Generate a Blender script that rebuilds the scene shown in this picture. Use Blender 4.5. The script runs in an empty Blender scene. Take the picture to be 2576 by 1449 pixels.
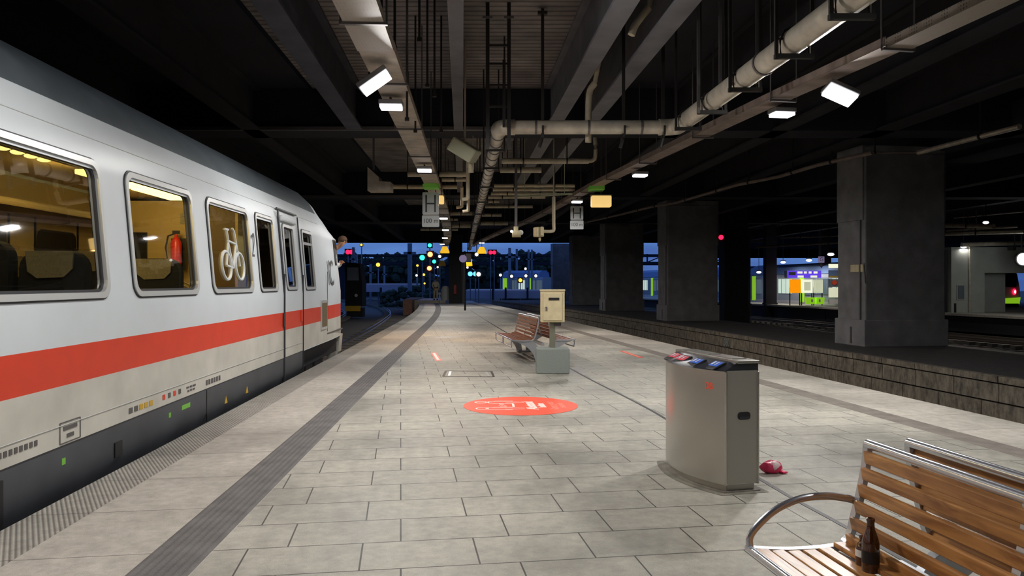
import bpy, bmesh, math, random
from mathutils import Vector, Matrix
random.seed(7)
R = math.radians
W, H, F, CX, HY, HC = 2576, 1449, 1900.0, 1288.0, 712.0, 1.6
S = bpy.context.scene
COL = S.collection

def U(px, py, z):
    """ground position of something at height z seen at a pixel"""
    y = (HC - z) * F / (py - HY)
    return Vector(((px - CX) / F * y, y, z))
def D(px, py, y):
    return Vector(((px - CX) / F * y, y, HC - (py - HY) / F * y))
def XL(y): return -3.05 - .0516 * y - .0012 * max(0, y - 28) ** 2
def XR(y): return 7.07 - .1474 * y - .00055 * max(0, y - 32) ** 2
TH = R(8.38)                                   # platform axis
EA = Vector((-math.sin(TH), math.cos(TH), 0)); NA = Vector((math.cos(TH), math.sin(TH), 0))
def A(a, u, z=0): return NA * a + EA * u + Vector((0, 0, z))

# ------------------------------------------------------------------ materials
def mat(name, col=(.5, .5, .5), rough=.6, metal=0, emit=None, es=0, spec=.5, build=None, nscale=0, namt=0, bump=0, bscale=60):
    m = bpy.data.materials.new(name); m.use_nodes = True
    nt = m.node_tree; b = nt.nodes['Principled BSDF']
    b.inputs['Base Color'].default_value = (*col, 1); b.inputs['Roughness'].default_value = rough
    b.inputs['Metallic'].default_value = metal; b.inputs['Specular IOR Level'].default_value = spec
    if emit:
        b.inputs['Emission Color'].default_value = (*emit, 1); b.inputs['Emission Strength'].default_value = es
    if namt:
        tc = nt.nodes.new('ShaderNodeTexCoord'); n = nt.nodes.new('ShaderNodeTexNoise')
        n.inputs['Scale'].default_value = nscale; n.inputs['Detail'].default_value = 6
        nt.links.new(tc.outputs['Object'], n.inputs['Vector'])
        mr = nt.nodes.new('ShaderNodeMapRange'); mr.inputs['From Min'].default_value = .3; mr.inputs['From Max'].default_value = .7
        mr.inputs['To Min'].default_value = 1 - namt; mr.inputs['To Max'].default_value = 1 + namt
        nt.links.new(n.outputs['Fac'], mr.inputs['Value'])
        mx = nt.nodes.new('ShaderNodeVectorMath'); mx.operation = 'SCALE'; mx.inputs[0].default_value = col
        nt.links.new(mr.outputs[0], mx.inputs['Scale']); nt.links.new(mx.outputs[0], b.inputs['Base Color'])
    if bump:
        tc = nt.nodes.new('ShaderNodeTexCoord'); n = nt.nodes.new('ShaderNodeTexNoise')
        n.inputs['Scale'].default_value = bscale; n.inputs['Detail'].default_value = 4
        nt.links.new(tc.outputs['Object'], n.inputs['Vector'])
        bp = nt.nodes.new('ShaderNodeBump'); bp.inputs['Strength'].default_value = bump; bp.inputs['Distance'].default_value = .02
        nt.links.new(n.outputs['Fac'], bp.inputs['Height']); nt.links.new(bp.outputs[0], b.inputs['Normal'])
    if build: build(nt, b)
    return m

def N(nt, t, **kw):
    n = nt.nodes.new(t)
    for k, v in kw.items():
        if k in n.inputs: n.inputs[k].default_value = v
        else: setattr(n, k, v)
    return n

def stone(nt, b, brick=True, base=(.405, .385, .33), stain=.52, grooves=None):
    L = nt.links.new
    tc = N(nt, 'ShaderNodeTexCoord'); mp = N(nt, 'ShaderNodeMapping'); mp.vector_type = 'POINT'
    mp.inputs['Rotation'].default_value = (0, 0, -TH); L(tc.outputs['Object'], mp.inputs['Vector'])
    n1 = N(nt, 'ShaderNodeTexNoise', Scale=.55, Detail=7.0, Roughness=.62); L(mp.outputs[0], n1.inputs['Vector'])
    n2 = N(nt, 'ShaderNodeTexNoise', Scale=9.0, Detail=8.0, Roughness=.7); L(mp.outputs[0], n2.inputs['Vector'])
    n3 = N(nt, 'ShaderNodeTexNoise', Scale=160.0, Detail=2.0); L(mp.outputs[0], n3.inputs['Vector'])
    r1 = N(nt, 'ShaderNodeMapRange'); r1.inputs[1].default_value = .32; r1.inputs[2].default_value = .62; r1.inputs[3].default_value = 1 - stain; r1.inputs[4].default_value = 1.12
    L(n1.outputs['Fac'], r1.inputs[0])
    r2 = N(nt, 'ShaderNodeMapRange'); r2.inputs[1].default_value = .3; r2.inputs[2].default_value = .7; r2.inputs[3].default_value = .74; r2.inputs[4].default_value = 1.18
    L(n2.outputs['Fac'], r2.inputs[0])
    r3 = N(nt, 'ShaderNodeMapRange'); r3.inputs[1].default_value = .3; r3.inputs[2].default_value = .7; r3.inputs[3].default_value = .86; r3.inputs[4].default_value = 1.14
    L(n3.outputs['Fac'], r3.inputs[0])
    m1 = N(nt, 'ShaderNodeMath', operation='MULTIPLY'); L(r1.outputs[0], m1.inputs[0]); L(r2.outputs[0], m1.inputs[1])
    m2 = N(nt, 'ShaderNodeMath', operation='MULTIPLY'); L(m1.outputs[0], m2.inputs[0]); L(r3.outputs[0], m2.inputs[1])
    sc = N(nt, 'ShaderNodeVectorMath', operation='SCALE'); L(m2.outputs[0], sc.inputs['Scale'])
    br = N(nt, 'ShaderNodeTexBrick')
    c1 = base; c2 = tuple(v * .90 for v in base)
    br.inputs['Color1'].default_value = (*c1, 1); br.inputs['Color2'].default_value = (*c2, 1)
    br.inputs['Scale'].default_value = 1
    if brick:
        br.inputs['Mortar'].default_value = (.045, .04, .035, 1)
        br.inputs['Brick Width'].default_value = .678; br.inputs['Row Height'].default_value = .449
        br.inputs['Mortar Size'].default_value = .0055; br.inputs['Mortar Smooth'].default_value = .25
        br.offset = .34; br.offset_frequency = 2
        mp2 = N(nt, 'ShaderNodeMapping'); mp2.inputs['Location'].default_value = (0.0, -4.728 + .449 * 21, 0)
    else:
        br.inputs['Mortar'].default_value = (.13, .12, .10, 1)
        br.inputs['Brick Width'].default_value = 30.; br.inputs['Row Height'].default_value = .898
        br.inputs['Mortar Size'].default_value = .005; br.inputs['Mortar Smooth'].default_value = .4
        br.offset = .0
        mp2 = N(nt, 'ShaderNodeMapping'); mp2.inputs['Location'].default_value = (15.0, -4.728 + .449 * 20, 0)
    L(mp.outputs[0], mp2.inputs['Vector']); L(mp2.outputs[0], br.inputs['Vector'])
    L(br.outputs['Color'], sc.inputs[0]); L(sc.outputs[0], b.inputs['Base Color'])
    rr = N(nt, 'ShaderNodeMapRange'); rr.inputs[1].default_value = .35; rr.inputs[2].default_value = .65; rr.inputs[3].default_value = .42; rr.inputs[4].default_value = .75
    L(n1.outputs['Fac'], rr.inputs[0]); L(rr.outputs[0], b.inputs['Roughness'])
    bp = N(nt, 'ShaderNodeBump', Strength=.5, Distance=.006); 
    ad = N(nt, 'ShaderNodeMath', operation='MULTIPLY_ADD'); L(br.outputs['Fac'], ad.inputs[0]); ad.inputs[1].default_value = -1.0
    sm = N(nt, 'ShaderNodeMath', operation='MULTIPLY'); L(n3.outputs['Fac'], sm.inputs[0]); sm.inputs[1].default_value = .25
    L(sm.outputs[0], ad.inputs[2])
    hgt = ad.outputs[0]
    if grooves:
        w = N(nt, 'ShaderNodeTexWave', Scale=grooves, Distortion=0.0); w.wave_type = 'BANDS'; w.bands_direction = 'X'
        mp3 = N(nt, 'ShaderNodeMapping'); mp3.inputs['Rotation'].default_value = (0, 0, -R(33)); L(tc.outputs['Object'], mp3.inputs['Vector']); L(mp3.outputs[0], w.inputs['Vector'])
        a2 = N(nt, 'ShaderNodeMath', operation='ADD'); L(w.outputs['Fac'], a2.inputs[0]); L(hgt, a2.inputs[1]); hgt = a2.outputs[0]
        gr = N(nt, 'ShaderNodeMapRange'); gr.inputs[1].default_value = .1; gr.inputs[2].default_value = .6; gr.inputs[3].default_value = .45; gr.inputs[4].default_value = 1
        L(w.outputs['Fac'], gr.inputs[0])
        s2 = N(nt, 'ShaderNodeVectorMath', operation='SCALE'); L(sc.outputs[0], s2.inputs[0]); L(gr.outputs[0], s2.inputs['Scale']); L(s2.outputs[0], b.inputs['Base Color'])
    L(hgt, bp.inputs['Height']); L(bp.outputs[0], b.inputs['Normal'])

def woodf(nt, b):
    L = nt.links.new
    tc = N(nt, 'ShaderNodeTexCoord'); mp = N(nt, 'ShaderNodeMapping'); mp.inputs['Scale'].default_value = (9, 1.1, 9); L(tc.outputs['Object'], mp.inputs['Vector'])
    n = N(nt, 'ShaderNodeTexNoise', Scale=2.2, Detail=6.0, Distortion=1.6); L(mp.outputs[0], n.inputs['Vector'])
    cr = N(nt, 'ShaderNodeValToRGB'); e = cr.color_ramp.elements
    e[0].position = .32; e[0].color = (.22, .085, .022, 1); e[1].position = .68; e[1].color = (.50, .24, .075, 1)
    L(n.outputs['Fac'], cr.inputs[0]); L(cr.outputs[0], b.inputs['Base Color'])
    b.inputs['Coat Weight'].default_value = .35; b.inputs['Coat Roughness'].default_value = .22

def deckf(nt, b):
    L = nt.links.new
    tc = N(nt, 'ShaderNodeTexCoord'); w = N(nt, 'ShaderNodeTexWave', Scale=1.45, Distortion=0.0); w.bands_direction = 'Y'
    L(tc.outputs['Object'], w.inputs['Vector'])
    n = N(nt, 'ShaderNodeTexNoise', Scale=1.3, Detail=4.0); L(tc.outputs['Object'], n.inputs['Vector'])
    r = N(nt, 'ShaderNodeMapRange'); r.inputs[1].default_value = .0; r.inputs[2].default_value = .35; r.inputs[3].default_value = .35; r.inputs[4].default_value = 1
    L(w.outputs['Fac'], r.inputs[0])
    m = N(nt, 'ShaderNodeMath', operation='MULTIPLY'); L(r.outputs[0], m.inputs[0]); L(n.outputs['Fac'], m.inputs[1])
    s = N(nt, 'ShaderNodeVectorMath', operation='SCALE'); s.inputs[0].default_value = (.50, .44, .42); L(m.outputs[0], s.inputs['Scale']); L(s.outputs[0], b.inputs['Base Color'])
    bp = N(nt, 'ShaderNodeBump', Strength=1.0, Distance=.04); L(w.outputs['Fac'], bp.inputs['Height']); L(bp.outputs[0], b.inputs['Normal'])

def perff(nt, b, c=(.42, .38, .33)):
    L = nt.links.new
    tc = N(nt, 'ShaderNodeTexCoord'); v = N(nt, 'ShaderNodeTexVoronoi', Scale=26.0, Randomness=0.1); L(tc.outputs['Object'], v.inputs['Vector'])
    r = N(nt, 'ShaderNodeMapRange'); r.inputs[1].default_value = .25; r.inputs[2].default_value = .35; r.inputs[3].default_value = .35; r.inputs[4].default_value = 1
    L(v.outputs['Distance'], r.inputs[0])
    s = N(nt, 'ShaderNodeVectorMath', operation='SCALE'); s.inputs[0].default_value = c; L(r.outputs[0], s.inputs['Scale']); L(s.outputs[0], b.inputs['Base Color'])

def blockf(nt, b):
    L = nt.links.new
    tc = N(nt, 'ShaderNodeTexCoord'); sp = N(nt, 'ShaderNodeMapping'); sp.inputs['Scale'].default_value = (1, 1, .45); L(tc.outputs['Object'], sp.inputs['Vector'])
    n = N(nt, 'ShaderNodeTexNoise', Scale=7.0, Detail=8.0, Roughness=.75); L(sp.outputs[0], n.inputs['Vector'])
    cr = N(nt, 'ShaderNodeValToRGB'); e = cr.color_ramp.elements
    e[0].position = .35; e[0].color = (.06, .05, .04, 1); e[1].position = .72; e[1].color = (.30, .26, .20, 1)
    L(n.outputs['Fac'], cr.inputs[0]); L(cr.outputs[0], b.inputs['Base Color'])

def glassf(tint=(.75, .78, .7), refl=.16):
    m = bpy.data.materials.new('glass'); m.use_nodes = True; nt = m.node_tree; nt.nodes.clear()
    o = N(nt, 'ShaderNodeOutputMaterial'); t = N(nt, 'ShaderNodeBsdfTransparent'); t.inputs[0].default_value = (*tint, 1)
    g = N(nt, 'ShaderNodeBsdfGlossy'); g.inputs['Roughness'].default_value = .02
    lw = N(nt, 'ShaderNodeLayerWeight'); lw.inputs['Blend'].default_value = .35
    ad = N(nt, 'ShaderNodeMath', operation='MULTIPLY_ADD'); nt.links.new(lw.outputs['Fresnel'], ad.inputs[0]); ad.inputs[1].default_value = .6; ad.inputs[2].default_value = refl * .3
    mx = N(nt, 'ShaderNodeMixShader'); nt.links.new(ad.outputs[0], mx.inputs[0]); nt.links.new(t.outputs[0], mx.inputs[1]); nt.links.new(g.outputs[0], mx.inputs[2])
    nt.links.new(mx.outputs[0], o.inputs[0]); return m

M = dict(
    tile=mat('platform_tile', build=lambda nt, b: stone(nt, b, True)),
    slab=mat('platform_slab', build=lambda nt, b: stone(nt, b, False, (.43, .40, .35), .25)),
    edge=mat('grooved_edge', build=lambda nt, b: stone(nt, b, False, (.36, .34, .30), .3, 10.5)),
    fascia=mat('fascia', (.10, .09, .08), .9, nscale=3, namt=.4),
    strip=mat('tactile_strip', (.105, .098, .095), .7, nscale=5, namt=.25, bump=.3, bscale=90),
    stripw=mat('tactile_strip_warm', (.16, .14, .12), .75, nscale=5, namt=.25, bump=.3, bscale=90),
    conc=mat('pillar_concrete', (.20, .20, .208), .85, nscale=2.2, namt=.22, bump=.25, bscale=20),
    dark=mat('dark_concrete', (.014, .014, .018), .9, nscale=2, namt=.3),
    black=mat('black_paint', (.012, .012, .014), .7),
    ceilp=mat('black_ceiling', (.010, .011, .017), .9, nscale=1, namt=.3),  # even near-black base colour of the ceiling
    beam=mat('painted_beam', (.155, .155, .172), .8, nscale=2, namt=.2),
    beamd=mat('shaded_beam', (.05, .052, .07), .85, nscale=2, namt=.3),  # beam paint with the dim light at the left put into its colour
    grime=mat('grime_ring', (.20, .185, .15), .8, nscale=8, namt=.35),
    deck=mat('corrugated_deck', rough=.7, build=deckf),
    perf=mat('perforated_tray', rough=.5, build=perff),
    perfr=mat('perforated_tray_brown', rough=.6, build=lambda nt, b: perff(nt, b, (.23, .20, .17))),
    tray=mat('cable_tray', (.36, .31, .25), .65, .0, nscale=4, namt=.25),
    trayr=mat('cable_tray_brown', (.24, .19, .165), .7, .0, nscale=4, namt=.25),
    pipe=mat('pipe_cream', (.55, .50, .41), .38, .25, nscale=5, namt=.22, bump=.15, bscale=12),
    pipey=mat('pipe_beige', (.50, .44, .32), .5, .0, nscale=5, namt=.2),
    ironb=mat('hanger_iron', (.035, .033, .032), .55, .6),
    irong=mat('hanger_grey', (.16, .15, .15), .5, .6),
    white=mat('train_white', (.65, .70, .735), .40, 0, nscale=1.4, namt=.05),
    whited=mat('train_white_dirty', (.58, .56, .50), .45, 0, nscale=1.8, namt=.14),
    red=mat('train_red', (.70, .050, .018), .40, 0, nscale=3, namt=.06),
    roofg=mat('train_roof_grey', (.10, .12, .135), .42, .0, nscale=3, namt=.15),
    skirt=mat('train_skirt_grey', (.060, .065, .075), .45, nscale=2, namt=.2),
    gask=mat('rubber_gasket', (.02, .02, .025), .5),
    frame=mat('window_frame_silver', (.62, .63, .62), .3, .3),
    beige=mat('interior_beige', (.50, .37, .16), .55),
    beiged=mat('interior_brown', (.16, .11, .05), .6),
    seat=mat('seat_fabric_dark', (.018, .02, .03), .85),
    headr=mat('headrest_cloth', (.30, .27, .19), .9, nscale=60, namt=.2),
    bulb=mat('warm_tube', (1, .9, .5), emit=(1, .74, .22), es=5.5),
    exred=mat('extinguisher_red', (.65, .03, .015), .3),
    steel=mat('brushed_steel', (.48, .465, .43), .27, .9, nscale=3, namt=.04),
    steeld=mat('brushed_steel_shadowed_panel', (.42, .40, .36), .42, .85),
    alu=mat('cast_aluminium', (.50, .52, .56), .34, .75),
    alup=mat('polished_aluminium', (.68, .70, .76), .22, .9),
    wood=mat('slat_wood', rough=.42, build=woodf),
    woodr=mat('slat_wood_red', (.23, .075, .03), .35, nscale=12, namt=.3),
    plast=mat('black_plastic', (.02, .022, .03), .3),
    slot=mat('slot_black', (.006, .006, .008), .5),
    cream=mat('cream_enamel', (.58, .50, .31), .45, nscale=9, namt=.12),
    post=mat('post_grey_green', (.15, .15, .11), .6),
    grey=mat('box_grey', (.22, .25, .23), .8, bump=.4, bscale=80),
    stick=mat('floor_sticker_red', (.80, .09, .045), .5, nscale=30, namt=.08),
    stickw=mat('floor_sticker_print', (.92, .72, .66), .5),
    stickf=mat('floor_sticker_faded_print', (.85, .32, .24), .5),
    signw=mat('sign_white', (.62, .66, .68), .4),
    signk=mat('sign_black', (.01, .01, .012), .4),
    yel=mat('sign_yellow', (.85, .50, .01), .5, emit=(1, .55, .02), es=.75),
    yeld=mat('sign_yellow_unlit', (.60, .36, .03), .5),
    ballast=mat('ballast', (.10, .095, .09), .95, nscale=14, namt=.6, bump=1.0, bscale=9),
    rail=mat('rail_steel', (.30, .26, .22), .25, .9),
    sleeper=mat('sleeper_concrete', (.16, .15, .14), .9),
    block=mat('masonry_block', rough=.9, build=blockf),
    asph=mat('asphalt', (.05, .048, .05), .85, nscale=6, namt=.3, bump=.5, bscale=40),
    lamp=mat('lamp_diffuser', (1, 1, 1), emit=(1, .97, 1), es=3.5),
    hous=mat('lamp_housing', (.35, .36, .38), .4, .4),
    warml=mat('warm_lamp_diffuser', (.9, .7, .3), emit=(1, .66, .22), es=.75),
    green=mat('exit_green', (.16, .42, .05), .5, emit=(.25, .7, .08), es=.06),
    box=mat('cabinet_olive', (.42, .43, .30), .5),
    pink=mat('bag_pink', (.72, .03, .12), .35, build=None, nscale=14, namt=.35),
    pinkw=mat('bag_print', (.85, .62, .64), .4),
    bott=mat('bottle_brown_glass', (.05, .014, .003), .06, spec=.8),
    label=mat('bottle_label', (.70, .70, .66), .5),
    cap=mat('bottle_mouth_silver', (.7, .7, .7), .25, .8),
    purple=mat('sign_purple', (.08, .03, .5), emit=(.16, .07, 1.0), es=.7),
    purpled=mat('sign_dim_violet', (.42, .36, .58), .5, emit=(.5, .4, .75), es=.25),
    litw=mat('lit_white', (.9, .9, .8), emit=(.95, .97, .72), es=.85),
    lity=mat('lit_poster', (.8, .8, .6), emit=(.82, .86, .62), es=.5),
    lito=mat('lit_orange', (.8, .3, .0), emit=(1, .30, .0), es=.9),
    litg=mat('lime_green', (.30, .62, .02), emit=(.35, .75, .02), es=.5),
    lime=mat('lime_paint', (.32, .62, .03), .4),
    tbody=mat('railcar_body', (.32, .36, .42), .4),
    tblue=mat('railcar_blue_roof', (.16, .26, .50), .5),
    tlow=mat('railcar_sill', (.62, .60, .60), .5),
    twin=mat('railcar_window', (.06, .09, .12), .15, emit=(.25, .36, .42), es=.22),
    twinl=mat('railcar_window_lit', (.3, .35, .3), emit=(.62, .78, .66), es=.75),
    portal=mat('portal_wall', (.44, .47, .45), .8, nscale=2, namt=.08),
    portald=mat('portal_panel', (.14, .17, .20), .6),
    blued=mat('blue_fascia', (.42, .40, .50), .6),
    blueg=mat('blue_platform_top', (.75, .62, .62), .8),
    bridge=mat('bridge_iron', (.012, .015, .025), .8),
    mast=mat('mast_steel', (.18, .22, .30), .6),
    tree=mat('tree_leaf', (.035, .06, .04), .9, nscale=3, namt=.5),
    skin=mat('skin', (.62, .32, .20), .55),
    hair=mat('hair_brown', (.10, .05, .025), .8),
    shirt=mat('shirt_white', (.62, .66, .68), .8),
    jackw=mat('jacket_cream', (.66, .60, .47), .85),
    trous=mat('trousers_tan', (.50, .45, .30), .85),
    navy=mat('uniform_navy', (.02, .025, .05), .85),
    brick=mat('reddish_wall', (.26, .14, .10), .9, nscale=6, namt=.3),
    sred=mat('signal_red', (1, 0, 0), emit=(1, .01, .05), es=3.0),
    sred2=mat('signal_red_orange', (1, .3, .1), emit=(1, .16, .04), es=9.0),
    sgrn=mat('signal_green', (0, 1, .5), emit=(.03, 1, .48), es=3.0),
    samb=mat('signal_amber', (1, .5, 0), emit=(1, .42, .03), es=4.0),
    swht=mat('signal_white', (1, 1, 1), emit=(1, .95, .9), es=4.0),
    sblu=mat('signal_blue', (.1, .4, 1), emit=(.10, .42, 1), es=2.5),
    dred=mat('fire_red_box', (.22, .012, .008), .5),
)
M['glass'] = glassf(); M['glassd'] = glassf((.22, .21, .18), .3)

# ------------------------------------------------------------------ mesh collector
class G:
    def __init__(s): s.bm = bmesh.new()
    def box(s, c, d, rz=0, mi=0, rx=0, ry=0, bev=0):
        m = Matrix.Translation(Vector(c)) @ Matrix.Rotation(rz, 4, 'Z') @ Matrix.Rotation(ry, 4, 'Y') @ Matrix.Rotation(rx, 4, 'X') @ Matrix.Diagonal((*d, 1))
        r = bmesh.ops.create_cube(s.bm, size=1, matrix=m)
        fs = set(f for v in r['verts'] for f in v.link_faces)
        for f in fs: f.material_index = mi
        if bev:
            es = set(e for f in fs for e in f.edges)
            rr = bmesh.ops.bevel(s.bm, geom=list(es), offset=bev, segments=2, affect='EDGES', profile=.5)
            for f in rr['faces']: f.material_index = mi
        return s
    def quad(s, pts, mi=0):
        f = s.bm.faces.new([s.bm.verts.new(p) for p in pts]); f.material_index = mi; return f
    def prism(s, poly, axis, lo, hi, mi=0):
        """poly of 2-tuples extruded along axis ('x','y','z') from lo to hi"""
        def mk(p, h): return {'z': (p[0], p[1], h), 'y': (p[0], h, p[1]), 'x': (h, p[0], p[1])}[axis]
        a = [s.bm.verts.new(mk(p, lo)) for p in poly]; b = [s.bm.verts.new(mk(p, hi)) for p in poly]; n = len(poly)
        fs = [s.bm.faces.new(a), s.bm.faces.new(b[::-1])] + [s.bm.faces.new((a[i], b[i], b[(i + 1) % n], a[(i + 1) % n])) for i in range(n)]
        for f in fs: f.material_index = mi
        return s
    def sweep(s, pts, prof, mi=0, up=(0, 0, 1), caps=True, closed=True):
        """sweep a closed profile [(side, up)] along pts"""
        pts = [Vector(p) for p in pts]; rings = []; n = len(prof)
        for i, p in enumerate(pts):
            t = (pts[min(i + 1, len(pts) - 1)] - pts[max(i - 1, 0)]).normalized()
            u = Vector(up); sd = t.cross(u)
            if sd.length < 1e-4: sd = t.cross(Vector((1, 0, 0)))
            sd.normalize(); uu = sd.cross(t).normalized()
            rings.append([s.bm.verts.new(p + sd * a + uu * b) for a, b in prof])
        for r0, r1 in zip(rings, rings[1:]):
            for i in range(n if closed else n - 1):
                f = s.bm.faces.new((r0[i], r0[(i + 1) % n], r1[(i + 1) % n], r1[i])); f.material_index = mi
        if caps and closed:
            for r in (rings[0][::-1], rings[-1]):
                f = s.bm.faces.new(r); f.material_index = mi
        return s
    def tube(s, pts, r, seg=10, mi=0, up=(0, 0, 1)):
        return s.sweep(pts, [(r * math.cos(2 * math.pi * k / seg), r * math.sin(2 * math.pi * k / seg)) for k in range(seg)], mi, up)
    def lathe(s, c, prof, seg=20, mi=0):
        rings = []
        for r, z in prof: rings.append([s.bm.verts.new((c[0] + r * math.cos(2 * math.pi * k / seg), c[1] + r * math.sin(2 * math.pi * k / seg), c[2] + z)) for k in range(seg)])
        for a, b in zip(rings, rings[1:]):
            for k in range(seg):
                f = s.bm.faces.new((a[k], a[(k + 1) % seg], b[(k + 1) % seg], b[k])); f.material_index = mi
        for r in (rings[0][::-1], rings[-1]):
            f = s.bm.faces.new(r); f.material_index = mi
        return s
    def ball(s, c, r, seg=16, mi=0, sc=(1, 1, 1)):
        rr = bmesh.ops.create_uvsphere(s.bm, u_segments=seg, v_segments=seg // 2, radius=r, matrix=Matrix.Translation(Vector(c)) @ Matrix.Diagonal((*sc, 1)))
        for v in rr['verts']:
            for f in v.link_faces: f.material_index = mi
        return s
    def disc(s, c, r, t=.02, mi=0, axis='y', seg=24):
        poly = [(r * math.cos(2 * math.pi * k / seg), r * math.sin(2 * math.pi * k / seg)) for k in range(seg)]
        if axis == 'y': s.prism([(c[0] + a, c[2] + b) for a, b in poly], 'y', c[1] - t / 2, c[1] + t / 2, mi)
        elif axis == 'z': s.prism([(c[0] + a, c[1] + b) for a, b in poly], 'z', c[2] - t / 2, c[2] + t / 2, mi)
        else: s.prism([(c[1] + a, c[2] + b) for a, b in poly], 'x', c[0] - t / 2, c[0] + t / 2, mi)
        return s
    def obj(s, name, mats, parent=None, world=False, smooth=False, kind=None):
        me = bpy.data.meshes.new(name); bmesh.ops.recalc_face_normals(s.bm, faces=s.bm.faces[:])
        if smooth:
            for f in s.bm.faces: f.smooth = True
            for e in s.bm.edges:
                if len(e.link_faces) == 2 and e.calc_face_angle(0) > .6: e.smooth = False
        s.bm.to_mesh(me); s.bm.free()
        for m in (mats if isinstance(mats, (list, tuple)) else [mats]): me.materials.append(M[m])
        o = bpy.data.objects.new(name, me); COL.objects.link(o)
        if parent is not None:
            o.parent = parent
            if world: o.matrix_parent_inverse = wm(parent).inverted()
        if kind: o['kind'] = kind
        return o

def wm(o):
    m = o.matrix_basis.copy()
    if o.parent is not None: m = wm(o.parent) @ o.matrix_parent_inverse @ m
    return m
def tag(o, label, cat, group=None, kind=None):
    o['label'] = label; o['category'] = cat
    if group: o['group'] = group
    if kind: o['kind'] = kind
    return o
def thing(name, label, cat, loc=(0, 0, 0), rz=0, group=None):
    o = bpy.data.objects.new(name, None); COL.objects.link(o); o.location = loc; o.rotation_euler = (0, 0, rz); o.empty_display_size = .1
    return tag(o, label, cat, group)
def struct(o, label=None, cat=None):
    o['kind'] = 'structure'
    if label: o['label'] = label
    if cat: o['category'] = cat
    return o
def dup(root, loc, rz, label, group=None):
    def cp(o, par):
        c = o.copy(); COL.objects.link(c); c.parent = par
        for k in [x for x in bpy.data.objects if x.parent == o]: cp(k, c)
        return c
    r = cp(root, None); r.location = loc; r.rotation_euler = (0, 0, rz); r['label'] = label
    if group: r['group'] = group
    return r
def text(name, s, size, m, parent, loc, rot, world=False, ext=.002, align='CENTER', sx=1.0, bold=0):
    c = bpy.data.curves.new(name, 'FONT'); c.body = s; c.size = size; c.extrude = ext; c.align_x = align; c.align_y = 'CENTER'; c.offset = bold
    c.materials.append(M[m]); o = bpy.data.objects.new(name, c); COL.objects.link(o); o.location = loc; o.rotation_euler = rot; o.scale = (sx, 1, 1)
    if parent is not None:
        o.parent = parent
        if world: o.matrix_parent_inverse = wm(parent).inverted()
    return o
def rrect(w, h, r, n=5):
    out = []
    for cx, cy, a0 in ((w / 2 - r, h / 2 - r, 0), (-w / 2 + r, h / 2 - r, 90), (-w / 2 + r, -h / 2 + r, 180), (w / 2 - r, -h / 2 + r, 270)):
        for k in range(n + 1):
            a = R(a0 + 90 * k / n); out.append((cx + r * math.cos(a), cy + r * math.sin(a)))
    return out
def arc(pts, n=6):
    """Catmull-Rom through points"""
    P = [Vector(p) for p in pts]; P = [2 * P[0] - P[1]] + P + [2 * P[-1] - P[-2]]; out = []
    for i in range(1, len(P) - 2):
        for k in range(n):
            t = k / n; a, b, c, d = P[i - 1], P[i], P[i + 1], P[i + 2]
            out.append(.5 * ((2 * b) + (c - a) * t + (2 * a - 5 * b + 4 * c - d) * t * t + (-a + 3 * b - 3 * c + d) * t ** 3))
    out.append(P[-2]); return out
ORD = 'first second third fourth fifth sixth seventh eighth ninth tenth eleventh twelfth thirteenth fourteenth fifteenth sixteenth'.split()

# ------------------------------------------------------------------ camera, world
cd = bpy.data.cameras.new('camera'); cam = bpy.data.objects.new('camera', cd); COL.objects.link(cam); S.camera = cam
cam.location = (0, 0, HC); cam.rotation_euler = (R(90), 0, 0); cd.sensor_width = 36; cd.lens = 36 * F / W
cd.shift_y = (HY - H / 2) / W      # horizon a little above the middle
cd.clip_end = 600; cd.clip_start = .05
w = bpy.data.worlds.new('dusk'); S.world = w; w.use_nodes = True; nt = w.node_tree; bg = nt.nodes['Background']
tc = N(nt, 'ShaderNodeTexCoord'); mp = N(nt, 'ShaderNodeMapping'); mp.inputs['Scale'].default_value = (1, 1, 6); nt.links.new(tc.outputs['Generated'], mp.inputs['Vector'])
n = N(nt, 'ShaderNodeTexNoise', Scale=4.0, Detail=5.0); nt.links.new(mp.outputs[0], n.inputs['Vector'])
cr = N(nt, 'ShaderNodeValToRGB'); e = cr.color_ramp.elements
e[0].position = .35; e[0].color = (.05, .11, .36, 1); e[1].position = .66; e[1].color = (.12, .26, .66, 1)
nt.links.new(n.outputs['Fac'], cr.inputs[0]); nt.links.new(cr.outputs[0], bg.inputs['Color']); bg.inputs['Strength'].default_value = .9
S.view_settings.view_transform = 'Standard'; S.view_settings.look = 'None'; S.view_settings.gamma = 1; S.view_settings.exposure = 0
S.cycles.max_bounces = 5; S.cycles.diffuse_bounces = 3; S.cycles.transparent_max_bounces = 10; S.cycles.sample_clamp_indirect = 3.0; S.cycles.caustics_reflective = False; S.cycles.caustics_refractive = False

# ------------------------------------------------------------------ platform
ys = [-4 + 2 * i for i in range(33)]                     # to y = 60
def strip_mesh(f0, f1, z0=0, z1=-.95, ylist=ys):
    g = G()
    top = [(g.bm.verts.new((f0(y), y, z0)), g.bm.verts.new((f1(y), y, z0))) for y in ylist]
    bot = [(g.bm.verts.new((f0(y), y, z1)), g.bm.verts.new((f1(y), y, z1))) for y in ylist]
    for i in range(len(ylist) - 1):
        g.bm.faces.new((top[i][0], top[i][1], top[i + 1][1], top[i + 1][0]))
        g.bm.faces.new((top[i][0], top[i + 1][0], bot[i + 1][0], bot[i][0])); g.bm.faces.new((top[i][1], bot[i][1], bot[i + 1][1], top[i + 1][1]))
    g.bm.faces.new((top[0][0], bot[0][0], bot[0][1], top[0][1])); g.bm.faces.new((top[-1][0], top[-1][1], bot[-1][1], bot[-1][0]))
    return g
off = lambda d: (lambda y: XL(y) + d)
offr = lambda d: (lambda y: XR(y) - d)
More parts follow.
